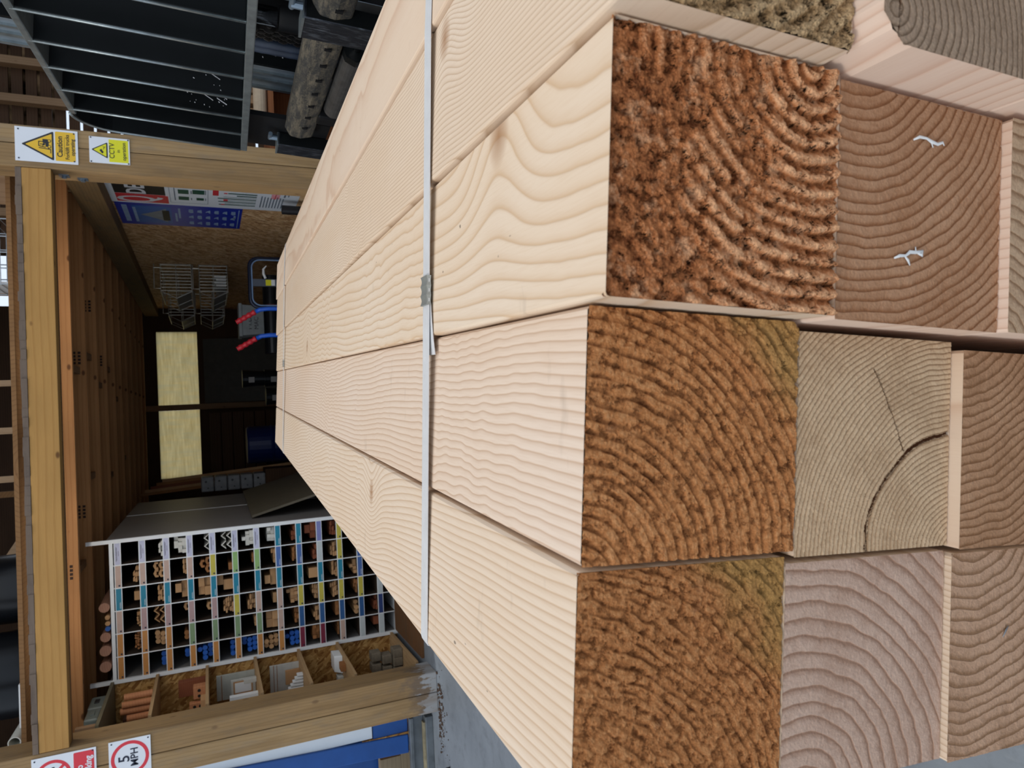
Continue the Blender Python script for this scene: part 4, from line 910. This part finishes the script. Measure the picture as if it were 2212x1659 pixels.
screws(r, ((x0+.012, z1-.012), (x1-.012, z1-.014), (x0+.012, z0+.012), (x1-.012, z0+.012)))
x0, x1, z0, z1 = -1.915, -1.706, 1.908, 2.20; cxx = (x0+x1)/2
r = plate('no_smoking_sign', x0, x1, z0, z1, 'white and red no smoking sign on the left post above the speed sign')
ring(cxx, 2.105, .082, .066, SGR, 1, 'red_ring')
lay(r, 'red_bar', [(cxx-.054, 2.150), (cxx-.044, 2.160), (cxx+.054, 2.060), (cxx+.044, 2.050)], SGR, 2)
lay(r, 'cigarette_symbol', [(cxx-.05, 2.098), (cxx+.045, 2.098), (cxx+.045, 2.111), (cxx-.05, 2.111)], SGK, 1)
lay(r, 'red_panel', rrect(x0+.012, x1-.010, 1.918, 2.012), SGR, 1)
words(r, 'No', .043, cxx, 1.984, SGW, 2, .0012, .9); words(r, 'smoking', .043, cxx, 1.944, SGW, 2, .0012, .93)
screws(r, ((x0+.014, z1-.016), (x1-.014, z1-.014), (x0+.016, z0+.018), (x1-.014, z0+.016)))
# ---------------------------------------------------------------- posters on the flake board wall
PX = 1.664
def ylay(r, nm, pts, mat, lvl, label=None):
    o = obj(nm, MB().prism(pts, 'x', PX-.003-.0006*lvl, PX-.003), mat, r)
    if label: o['label'] = label
    return o
PW = plain('poster_white', srgb(236, 242, 248), .4, 0, .02); PB = plain('poster_blue', srgb(20, 48, 172), .35, 0, .03); PG = plain('poster_green', srgb(10, 84, 70), .4)
PLB = plain('poster_sky_blue', srgb(40, 104, 190), .4); PPALE = plain('poster_pale_blue', srgb(150, 180, 216), .4); PGY = plain('poster_grey_ink', srgb(110, 124, 140), .5)
def q4(y0, y1, z0, z1): return [(y0, z0), (y1, z0), (y1, z1), (y0, z1)]
y1p, y0p = 5.83, 5.02; zt, zb = 1.885, .60
r = empty('decking_poster', (PX, (y0p+y1p)/2, zb)); tag(r, 'tall white poster with black and red heading on the flake board wall', 'poster')
obj('sheet', MB().box(PX-.003, PX, y0p, y1p, zb, zt), PW, r)
ylay(r, 'black_heading', q4(y0p+.02, 5.60, 1.52, 1.845), SGK, 1); ylay(r, 'red_emblem', q4(5.605, 5.80, 1.52, 1.845), SGR, 1)
obj('lettering', text_mb('DE', .17, 5.595, 1.70, PX-.0046, align='LEFT', thick=.0004, bold=.004, wide=1.0, wall='X'), SGW, r)
obj('emblem_letter', text_mb('Q', .36, 5.80, 1.70, PX-.0046, align='LEFT', thick=.0004, bold=.003, wide=.52, wall='X'), SGW, r)
ylay(r, 'red_tag', q4(5.62, 5.80, 1.505, 1.545), SGR, 2)
def bars(r, L, mat, nm='small_print', lvl=2):
    for y0, y1, z0, z1 in L: obj(nm, MB().prism(q4(y0, y1, z0, z1), 'x', PX-.003-.0006*lvl, PX-.003), mat, r)
bars(r, [(5.10, 5.76, 1.49, 1.493), (5.10, 5.76, 1.235, 1.238), (5.757, 5.76, 1.235, 1.493)], PGY, 'panel_outline', 1)
for k, (y, z, s1, s2) in enumerate(((5.64, 1.40, .085, .035), (5.48, 1.40, .10, .035), (5.64, 1.29, .06, .025), (5.47, 1.30, .10, .04), (5.30, 1.41, .1, .035), (5.30, 1.30, .1, .04))): ylay(r, 'decking_swatch', q4(y-s1/2, y+s1/2, z-s2, z+s2), PG, 1, 'green board swatch')
bars(r, [(5.40, 5.70, 1.455, 1.462), (5.62, 5.67, 1.345, 1.352), (5.45, 5.52, 1.345, 1.352), (5.61, 5.67, 1.25, 1.256), (5.42, 5.52, 1.25, 1.256)], PGY)
ylay(r, 'red_tag', q4(5.36, 5.52, 1.165, 1.205), SGR, 1)
for k, (y, a, b, w_) in enumerate(((5.735, 1.16, .90, .010), (5.70, 1.12, .90, .004), (5.66, 1.165, .90, .010), (5.62, 1.13, .90, .004), (5.58, 1.17, .90, .011), (5.54, 1.13, .90, .004), (5.50, 1.04, .90, .012), (5.45, 1.10, .90, .012))): ylay(r, 'spindle_picture', q4(y-w_, y+w_, b, a), PG, 1)
bars(r, [(5.725, 5.745, 1.12, 1.145), (5.60, 5.64, 1.10, 1.13), (5.44, 5.46, 1.105, 1.13)], SGR, 'red_mark', 3)
bars(r, [(5.46+.012*k % .05, 5.75, .86-.022*k, .868-.022*k) for k in range(8)], PGY)
bars(r, [(5.38+.0135*k, 5.384+.0135*k, .74, .80) for k in range(10)]+[(5.38, 5.52, .768, .773)], SGR, 'red_mark', 2)
bars(r, [(5.30, 5.46, .70, .712), (5.30, 5.44, .675, .683)], PGY)
y1b, y0b = 6.45, 5.835; zt, zb = 1.875, .985
r = empty('moulding_poster', (PX, (y0b+y1b)/2, zb)); tag(r, 'blue poster of moulding profiles beside the white decking poster', 'poster')
obj('sheet', MB().box(PX-.003, PX, y0b, y1b, zb, zt), PB, r)
ylay(r, 'picture', q4(5.90, 6.38, 1.50, 1.77), PLB, 1)
ylay(r, 'pyramid_picture', [(5.95, 1.535), (6.34, 1.535), (6.28, 1.58), (6.20, 1.66), (6.145, 1.72), (6.09, 1.66), (6.01, 1.58)], plain('poster_grey', srgb(150, 156, 160), .5), 2)
ylay(r, 'dark_base', q4(6.0, 6.29, 1.515, 1.565), SGK, 3)
bars(r, [(5.90, 6.36, 1.80, 1.835), (5.95, 6.36, 1.745, 1.765), (6.06, 6.30, 1.46, 1.475), (5.92, 6.2, 1.435, 1.45)], PPALE, 'heading_line')
for i in range(6):
    for j, yy in enumerate((5.93, 6.10, 6.28)):
        zz = 1.36-.062*i; k = (i*7+j*3) % 5
        m = MB().prism([(yy, zz-.016), (yy+.09, zz-.018), (yy+.10-.012*k, zz+.004), (yy+.07, zz+.017), (yy+.01*k, zz+.014)], 'x', PX-.0042, PX-.003); obj('profile_picture', m, PPALE, r)
bars(r, [(5.88, 6.42, 1.005, 1.012), (6.05, 6.13, 1.028, 1.045)], PPALE, 'small_print')
# ---------------------------------------------------------------- forklift carrying the pile
BLK = plain('black_gloss_paint', (.006, .008, .009), .42, .0, .2, 6, .1, .2); BLK2 = plain('black_satin_paint', (.009, .010, .012), .5, .0, .2, 8, .1, .25)
EDG = plain('scuffed_edge_and_highlight', srgb(160, 172, 176), .38, .75, .2, 30, .3)
t = NT('scuffed_black_steel'); c = t.co(); n1 = t.noise(t.vec('MULTIPLY', c, (20, 90, 20)), 1.0, 5, .7); n2 = t.noise(c, 60, 4, .7)
SCF = t.fin(t.mix(t.ramp(n1, [(.5, 0.), (.68, .8)]), (.03, .035, .045), srgb(120, 128, 138)), .38, .6, n2, .3, .001)
t = NT('muddy_steel'); c = t.co(); n1 = t.noise(t.vec('MULTIPLY', c, (30, 9, 55)), 1.0, 8, .75); n2 = t.noise(c, 160, 4, .75)
col = t.mix(t.ramp(n1, [(.46, 0.), (.66, 1.)]), (.045, .046, .046), srgb(124, 116, 100)); col = t.mix(t.mth('MULTIPLY', t.ramp(n2, [(.5, 0.), (.8, 1.)]), .5), col, srgb(170, 158, 130))
MUD = t.fin(col, .6, .25, n2, .5, .002)
CHR = plain('chrome_rod', (.75, .77, .8), .12, 1.0, .02); GAL = plain('bare_grey_steel', srgb(150, 160, 168), .38, .6, .15, 10); HOSE = plain('blue_black_hose', srgb(60, 72, 92), .4, 0, .1, 40)
CHN = plain('oiled_chain', (.16, .15, .14), .35, .7, .3, 60); CYLM = plain('dusty_black_cylinder', srgb(88, 88, 88), .45, .35, .25, 30)
def w2s(p): return MS.inverted() @ V(p)
fl = empty('forklift', (1.45, 2.2, -1.25), MS); tag(fl, 'black forklift at the right with its backrest and mast beside the timber pile', 'forklift')
RB = .85
br_ = empty('load_backrest', BASE[fl], MS); br_.parent = fl; br_.matrix_world = fl.matrix_world.copy(); BASE[br_] = BASE[fl]
bpy.context.view_layer.update(); br_.matrix_parent_inverse = Matrix.Identity(4); br_.matrix_basis = Matrix.Identity(4)
def part(nm, m, mat, par=fl, **k): return obj(nm, m, mat, par, MS, **k)
for s in (1.13, 1.29, 1.45, 1.61, 1.77, 1.935, 2.10, 2.26, 2.42, 2.58):
    m = MB().box(RB, RB+.085, s-.004, s+.004, -.012, .50); part('bar', m, BLK, br_, bevel=.003)
    part('bar_highlight', MB().cyl((RB-.001, s, -.012), (RB-.001, s, .497), .0038, 10), EDG, br_, smooth=True)  # thin bright strip stands in for the sky highlight along the black bar
part('top_rail', MB().hexa([(RB-.004, .97, .495), (RB+.075, .97, .495), (RB+.075, 2.62, .482), (RB-.004, 2.62, .482), (RB-.004, .97, .515), (RB+.075, .97, .515), (RB+.075, 2.62, .50), (RB-.004, 2.62, .50)]), EDG, br_, bevel=.003)
m = MB(); P = []
for k in range(9): a = math.pi/2*(1-k/8); P.append((2.62+.125*math.cos(a), .375+.125*math.sin(a)))
P += [(2.745, -.012)]
for i in range(len(P)-1):
    (s0, u0), (s1, u1) = P[i], P[i+1]
    d = V((s1-s0, u1-u0)).normalized(); n_ = V((-d.y, d.x))*(-.012)
    q = [(s0, u0), (s1, u1), (s1+n_.x, u1+n_.y), (s0+n_.x, u0+n_.y)]
    m.add([(RB-.003, a, b) for a, b in q]+[(RB+.075, a, b) for a, b in q], [(3, 2, 1, 0), (4, 5, 6, 7), (0, 1, 5, 4), (1, 2, 6, 5), (2, 3, 7, 6), (3, 0, 4, 7)])
part('end_rail', m, BLK, br_); part('end_rail_edge', MB().tube([(RB-.003, a-.004, b) for a, b in P], .005, 8), EDG, br_, smooth=True)
part('bottom_rail', MB().box(RB-.004, RB+.08, .97, 2.75, -.034, -.012), EDG, br_, bevel=.003)
random.seed(11)
for s, cnt in ((2.26, 12), (2.42, 26)):
    m = MB()
    for k in range(cnt):
        big_ = k < 4
        u = random.uniform(.03, .15) if not big_ else random.uniform(.03, .08); q = random.uniform(.012, .07); l = random.uniform(.001, .004) if not big_ else random.uniform(.018, .03); w_ = random.uniform(.0012, .003)
        y0 = s-.0052; d = .55*l
        m.hexa([(RB+q, y0, u), (RB+q+w_, y0, u), (RB+q+w_, y0+.0012, u), (RB+q, y0+.0012, u), (RB+q+d, y0, u+l), (RB+q+w_+d, y0, u+l), (RB+q+w_+d, y0+.0012, u+l), (RB+q+d, y0+.0012, u+l)])
    o = part('paint_scratch', m, SGW, br_); o['label'] = 'pale scratches in the black paint'; o['kind'] = 'stuff'
# forks
for s0 in (1.69, 2.63):
    f = part('fork', MB().box(RB, RB+.045, s0, s0+.105, -1.0, -.135).prism([(RB+.045, -1.0), (RB+.045, -.955), (-.33, -.945), (-.33, -.965)], 'y', s0, s0+.105), SCF, bevel=.003)
    part('fork_side', MB().box(RB+.003, RB+.043, s0-.002, s0, -.98, -.14), BLK, f)
    part('fork_edge', MB().box(RB-.002, RB+.045, s0+.002, s0+.10, -.137, -.131), EDG, f)
    part('locking_pin', MB().cyl((RB+.02, s0-.01, -.131), (RB+.02, s0-.01, -.105), .010, 12).cyl((RB+.02, s0-.045, -.107), (RB+.02, s0+.005, -.107), .007, 12), zinc, f)['label'] = 'zinc locking pin'
# carriage
c_ = part('carriage_rail', MB().prism([(RB+.055, -.25), (RB+.02, -.245), (RB+.008, -.205), (RB+.012, -.17), (RB+.04, -.152), (RB+.09, -.155), (RB+.09, -.25)], 'y', 1.05, 2.56), MUD, bevel=.006)
m = MB()
for k in range(13): m.box(RB+.006, RB+.02, 1.24+.1*k, 1.253+.1*k, -.218, -.200)
part('notch', m, BLK2, c_)
part('carriage_rail', MB().box(RB+.05, RB+.11, 1.05, 2.68, -.60, -.52), BLK2)
part('carriage_plate', MB().box(RB+.046, RB+.062, 2.50, 2.80, -.30, -.02), BLK2); part('carriage_plate', MB().box(RB+.062, RB+.09, 1.0, 1.68, -.52, -.02), BLK2)
cy_ = part('side_shift_cylinder', MB().cyl((RB+.035, 1.89, -.285), (RB+.035, 2.30, -.285), .033, 24).cyl((RB+.035, 2.30, -.285), (RB+.035, 2.33, -.285), .022, 20), CYLM, smooth=False)
part('gland_nut', MB().cyl((RB+.035, 1.865, -.285), (RB+.035, 1.895, -.285), .037, 8), BLK, cy_); part('piston_rod', MB().cyl((RB+.035, 1.70, -.285), (RB+.035, 1.87, -.285), .011, 14), CHR, cy_, smooth=True)
part('cylinder_bracket', MB().box(RB+.01, RB+.07, 2.33, 2.40, -.34, -.24), BLK2, cy_, bevel=.006)
# mast: rods, chain, hoses and channels rise behind the carriage
def vert(m, s0, s1, r0, r1, u0=-1.1, u1=.95): return m.box(r0, r1, s0, s1, u0, u1)
mast = part('mast_rail', vert(MB(), 2.40, 2.59, 1.02, 1.04), GAL, bevel=.002)
for a, b in ((2.43, 2.445), (2.485, 2.505), (2.55, 2.562)): part('mast_groove', MB().box(1.012, 1.02, a, b, -1.1, .95), EDG, mast)
wb = part('mast_web', vert(MB(), 2.384, 2.40, 1.02, 1.17), BLK)
random.seed(5); m = MB()
for k in range(14):
    q = random.uniform(1.04, 1.13); u = random.uniform(-.2, -.05); l = .028 if k == 0 else random.uniform(.002, .006); w_ = .003
    m.hexa([(q, 2.3825, u), (q+w_, 2.3825, u), (q+w_, 2.384, u), (q, 2.384, u), (q+l*.8, 2.3825, u+l), (q+w_+l*.8, 2.3825, u+l), (q+w_+l*.8, 2.384, u+l), (q+l*.8, 2.384, u+l)])
o = part('paint_scratch', m, SGW, wb); o['label'] = 'pale scratches in the black paint'; o['kind'] = 'stuff'
part('mast_plate', vert(MB(), 1.9, 2.383, 1.165, 1.175), BLK2); part('mast_rail', vert(vert(MB(), 1.975, 2.055, 1.07, 1.09), 1.45, 1.60, 1.05, 1.16), GAL)
part('lift_rod', MB().cyl((1.04, 2.105, -.095), (1.04, 2.105, .9), .027, 24), CHR, smooth=True); part('lift_cylinder', MB().cyl((1.04, 2.105, -1.1), (1.04, 2.105, -.10), .034, 24), BLK2, smooth=True)
m = MB(); pt = .042
for k in range(48):
    u = -1.0+pt*k
    for q in range(5):
        s_ = 2.142+.012*q; r0, r1 = 1.008, 1.052; uu = u+(pt/2 if q % 2 else 0)
        P = [(1.03+.021*math.cos(a), uu+.021*math.sin(a)) for a in [math.pi*2*e/10 for e in range(10)]]
        m.prism(P, 'y', s_, s_+.006) if False else m.add([(a, s_+d, b) for d in (0, .006) for a, b in P], [tuple(range(10)), tuple(range(19, 9, -1))]+[(e, (e+1) % 10, 10+(e+1) % 10, 10+e) for e in range(10)])
        m.box(1.017, 1.043, s_, s_+.006, uu, uu+pt)
    m.cyl((1.03, 2.136, u), (1.03, 2.206, u), .008, 10)
part('lift_chain', m, CHN)
for s in (2.232, 2.268):
    P = [(1.02, s, -1.0+.02*k) for k in range(95)]; part('hydraulic_hose', MB().tube(P, [.0150+.0010*(k % 2) for k in range(95)], 12), HOSE, smooth=True)
# body behind the mast
def wbox(x0, x1, y0, y1, z0, z1):
    m = MB(); p = [w2s(q) for q in ((x0,y0,z0),(x1,y0,z0),(x1,y1,z0),(x0,y1,z0),(x0,y0,z1),(x1,y0,z1),(x1,y1,z1),(x0,y1,z1))]; return m.hexa(p)
YEL = plain('machine_grey_paint', srgb(70, 74, 78), .4)
part('chassis', wbox(1.30, 3.1, 1.45, 2.35, .22, .85), YEL, bevel=.03); part('counterweight', wbox(2.6, 3.25, 1.4, 2.4, .25, 1.15), BLK2, bevel=.06)
for x in (1.5, 2.8):
    for y in (1.40, 2.40):
        a, b = w2s((x, y-.09, .27)), w2s((x, y+.09, .27)); wh = part('wheel', MB().cyl(a, b, .27, 28), poly, bevel=.02)
        part('hub', MB().cyl(w2s((x, y-.1, .27)), w2s((x, y+.1, .27)), .12, 20), YEL, wh)
part('overhead_guard', MB().tube([w2s(p) for p in ((1.55, 1.5, .85), (1.75, 1.5, 2.1), (2.7, 1.5, 2.15), (2.95, 1.5, 1.1))], .03, 10).tube([w2s(p) for p in ((1.55, 2.3, .85), (1.75, 2.3, 2.1), (2.7, 2.3, 2.15), (2.95, 2.3, 1.1))], .03, 10), BLK2)
part('seat', wbox(2.1, 2.5, 1.65, 2.15, .85, 1.0), BLK2, bevel=.03)
part('axle_beam', MB().box(1.0, 1.5, 1.5, 2.6, -1.15, -1.05), BLK2)
# ---------------------------------------------------------------- along the right wall, deep in the shed
WR = plain('dull_wire', srgb(214, 214, 206), .4, .5)
def basket(x0, x1, y0, y1, z0, z1, label):
    r = empty('wire_basket', ((x0+x1)/2, (y0+y1)/2, z0)); tag(r, label, 'basket', 'wire baskets on the wall')
    m = MB(); xm = x0-.07
    for y in (y0, y0+.5, y1):
        ring_ = [(x1, y, z0), (x0, y, z0), (xm, y, (z0+z1)/2), (x0, y, z1), (x1, y, z1)]; m.tube(ring_, .0045, 6, True); m.tube([(xm, y, (z0+z1)/2), (x1, y, (z0+z1)/2)], .0035, 6)
    for (bx, bz) in ((x0, z0), (x0, z1), (x1, z0), (x1, z1), (xm, (z0+z1)/2)): m.tube([(bx, y0, bz), (bx, y1, bz)], .0045, 6)
    for k in range(9):
        x = x0+.01+(x1-x0-.02)*k/8; m.tube([(x, y0, z0), (x, y0, z1)], .0028, 6); 
    obj('wire_frame', m, WR, r)
    obj('liner', MB().hexa([(xm+.01, y0+.02, (z0+z1)/2), (x0+.004, y0+.02, z0+.01), (x0+.004, y1, z0+.01), (xm+.01, y1, (z0+z1)/2), (xm+.014, y0+.02, (z0+z1)/2), (x0+.012, y0+.02, z0+.01), (x0+.012, y1, z0+.01), (xm+.014, y1, (z0+z1)/2)]), GREYP, r)
    obj('hook', MB().tube([(x0+.03, y0, z1), (x0+.03, y0-.0, z1+.06), (x1+.005, y0+.03, z1+.06)], .005, 6).tube([(x1-.04, y0, z1), (x1-.04, y0, z1+.06), (x1+.005, y0+.03, z1+.06)], .005, 6), WR, r)
basket(1.37, 1.655, 8.0, 8.9, 1.40, 1.69, 'wire basket on the flake board wall, upper one nearer the posters')
basket(1.37, 1.655, 8.0, 8.9, 1.05, 1.325, 'wire basket on the flake board wall, lower one nearer the posters')
basket(1.34, 1.655, 9.6, 10.4, 1.40, 1.69, 'wire basket deep in the shed, upper one of the far pair')
basket(1.34, 1.655, 9.6, 10.4, 1.05, 1.325, 'wire basket deep in the shed, lower one of the far pair')
for i in range(4):
    z = 1.05+.02+.001; o = obj('white_trim', MB().box(1.44+.03*i, 1.46+.03*i, 8.03, 8.6, 1.06, 1.06+.10+.02*(i % 2)), WHITE); tag(o, 'white trim length inside the lower near wire basket, %s from the left' % ORD[i], 'trim', 'white trims in the basket')
o = obj('black_pipe', MB().pipe((1.58, 5.50, 0), (1.58, 5.50, .725), .034, .029), plain('black_iron_pipe', (.035, .033, .035), .4, .5), smooth=False); tag(o, 'black pipe standing upright against the flake board wall below the white poster', 'pipe')
BLT = plain('blue_tube_paint', srgb(24, 92, 206), .35); GRIP = plain('red_rubber_grip', srgb(206, 32, 48), .4); LOOP = plain('black_blue_tube', srgb(28, 38, 62), .3, .2)
# platform trolley with loop handle
r = empty('loop_trolley', (1.16, 6.3, 0)); tag(r, 'trolley with rounded black loop handle and yellow label by the flake board wall', 'trolley')
L = []
xa, xb, zt, q = .955, 1.375, .925, .07
L += [(xa, 6.3, .12), (xa, 6.3, zt-q)]+[(xa+q-q*math.cos(a), 6.3, zt-q+q*math.sin(a)) for a in [math.pi/2*k/6 for k in range(1, 6)]]+[(xa+q, 6.3, zt), (xb-q, 6.3, zt)]+[(xb-q+q*math.sin(a), 6.3, zt-q+q*math.cos(a)) for a in [math.pi/2*k/6 for k in range(1, 6)]]+[(xb, 6.3, zt-q), (xb, 6.3, .12)]
obj('loop_handle', MB().tube(L, .017, 12), LOOP, r, smooth=True); obj('inner_highlight', MB().tube([(1.165+(p[0]-1.165)*.93, p[1]-.012, p[2]-.016) for p in L], .006, 8), plain('pale_blue_highlight', srgb(130, 160, 200), .3), r, smooth=True)  # pale inner tube stands in for the bluish highlight on the loop
b_ = obj('centre_bar', MB().box(1.135, 1.195, 6.285, 6.315, .12, zt-.02), plain('mid_grey_steel', srgb(96, 104, 116), .4, .3), r)
obj('label_plate', MB().box(1.14, 1.19, 6.283, 6.285, .755, .80), SGY, b_)['label'] = 'yellow label'; obj('label_plate', MB().box(1.14, 1.19, 6.283, 6.285, .725, .755), WHITE, b_)
obj('hook', MB().tube([(1.20, 6.28, .80), (1.24, 6.28, .815), (1.28, 6.28, .815), (1.31, 6.28, .79)], [.010, .011, .009, .004], 8), WHITE, r)
obj('platform', MB().box(.95, 1.38, 6.0, 6.7, .08, .12), BLK2, r)
for x in (.98, 1.35):
    for y in (6.06, 6.64): obj('wheel', MB().cyl((x-.02, y, .04), (x+.02, y, .04), .04, 16), poly, r)
# sack truck
r = empty('sack_truck', (.75, 5.72, 0)); tag(r, 'blue sack truck with two red ribbed grips standing behind the pile', 'trolley')
for xx in (.857, .65):
    h_ = obj('side_tube', MB().tube([(xx, 5.72, .10), (xx, 5.72, .835), (xx-.006, 5.73, .892), (xx-.021, 5.74, .925)], .017, 12), BLT, r, smooth=True)
    P = [(xx-.023-.08*k/24, 5.74+.02*k/24, .93+.138*k/24) for k in range(25)]
    obj('grip', MB().tube(P, [.0195+.003*math.sin(k*math.pi/3) for k in range(25)], 14), GRIP, h_, smooth=True)['label'] = 'red ribbed rubber grip'
obj('cross_bar', MB().box(.65, .857, 5.71, 5.73, .45, .49), BLT, r); obj('cross_bar', MB().box(.65, .857, 5.71, 5.73, .2, .24), BLT, r); obj('toe_plate', MB().box(.63, .875, 5.52, 5.73, .02, .03).box(.65, .857, 5.71, 5.73, .03, .12), BLT, r)
for x in (.61, .895): obj('wheel', MB().cyl((x-.025, 5.80, .11), (x+.025, 5.80, .11), .11, 18), poly, r)
# black rolls, grey tote, tubs
k_ = 0
for z in (.08, .235, .39, .545, .70):
    r = empty('membrane_roll', (1.0, 7.0, z)); tag(r, 'black membrane roll with red band behind the trolleys, %s from the floor' % ORD[k_], 'roll', 'black membrane rolls'); k_ += 1
    obj('roll', MB().cyl((.62, 7.0, z), (1.36, 7.0, z), .076, 22), poly, r, smooth=False); obj('band', MB().cyl((1.02, 7.0, z), (1.08, 7.0, z), .0768, 22), plain('red_brown_band', srgb(120, 40, 30), .5) if z == .08 else bpy.data.materials['red_brown_band'], r)
r = empty('tote_box', (.93, 7.0, .777)); tag(r, 'grey lidded tote box with marker writing behind the red grips', 'box')
tt = plain('tote_grey', srgb(128, 134, 134), .45)
obj('body', MB().hexa([(.80, 6.93, .777), (1.06, 6.93, .777), (1.06, 7.12, .777), (.80, 7.12, .777), (.785, 6.91, .97), (1.075, 6.91, .97), (1.075, 7.14, .97), (.785, 7.14, .97)]), tt, r, bevel=.006)
obj('lid', MB().box(.775, 1.085, 6.90, 7.15, .97, 1.0), tt, r, bevel=.005)
obj('lettering', text_mb('M.D', .07, .90, .91, 6.917, thick=.001), SGK, r); obj('lettering', text_mb('MAC', .055, .90, .845, 6.922, thick=.001), SGK, r)
for i, (x, n) in enumerate(((.25, 3), (.46, 4), (.36, 2))):
    y = (8.2, 8.3, 7.95)[i]
    for k in range(n):
        z = .0005+.232*k; r = empty('black_tub', (x, y, z)); tag(r, 'black tub with pale label in the dark, %s from the floor in the %s stack' % (ORD[k], ('left', 'right', 'front')[i]), 'tub', 'stacks of black tubs')
        m = MB().lathe((x, y, z), [(.08, 0), (.095, .22), (.10, .225), (.10, .2315)], 20); obj('body', m, poly, r)
        a = -math.pi/2-.2; obj('label_card', MB().obox((x+.0985*math.cos(a), y+.0985*math.sin(a), z+.14), V((-math.sin(a), math.cos(a), 0)), V((math.cos(a), math.sin(a), 0)), V((0, 0, 1)), .03, .006, .03), GREYP, r)
o = obj('dark_panel', MB().hexa([(.28, 10.9, .001), (1.22, 10.9, .001), (1.22, 10.92, .001), (.28, 10.92, .001), (.28, 11.17, 1.32), (1.22, 11.17, 1.32), (1.22, 11.19, 1.32), (.28, 11.19, 1.32)]), plain('dark_grey_panel', srgb(84, 82, 74), .6)); tag(o, 'dark grey panel leaning on the back wall below the right window', 'panel')
for k in range(9):
    o = obj('stored_board', MB().box(-.70, .12, 10.2+.02*(k % 3), 10.5, .001+.142*k, .13+.142*k), DARKW); tag(o, 'dark stored board in the gloom below the left window, %s from the floor' % ORD[k], 'board', 'stored boards at the back')
r = empty('blue_drum', (-.38, 8.9, 0)); tag(r, 'dark blue drum in the gloom near the rack', 'drum')
obj('body', MB().lathe((-.30, 8.9, 0), [(.2, 0), (.22, .02), (.22, .28), (.23, .3), (.22, .32), (.22, .58), (.23, .6), (.22, .62), (.22, .86), (.21, .88)], 28), plain('deep_blue_plastic', srgb(14, 34, 96), .4), r)
print('sticks', nst[0])
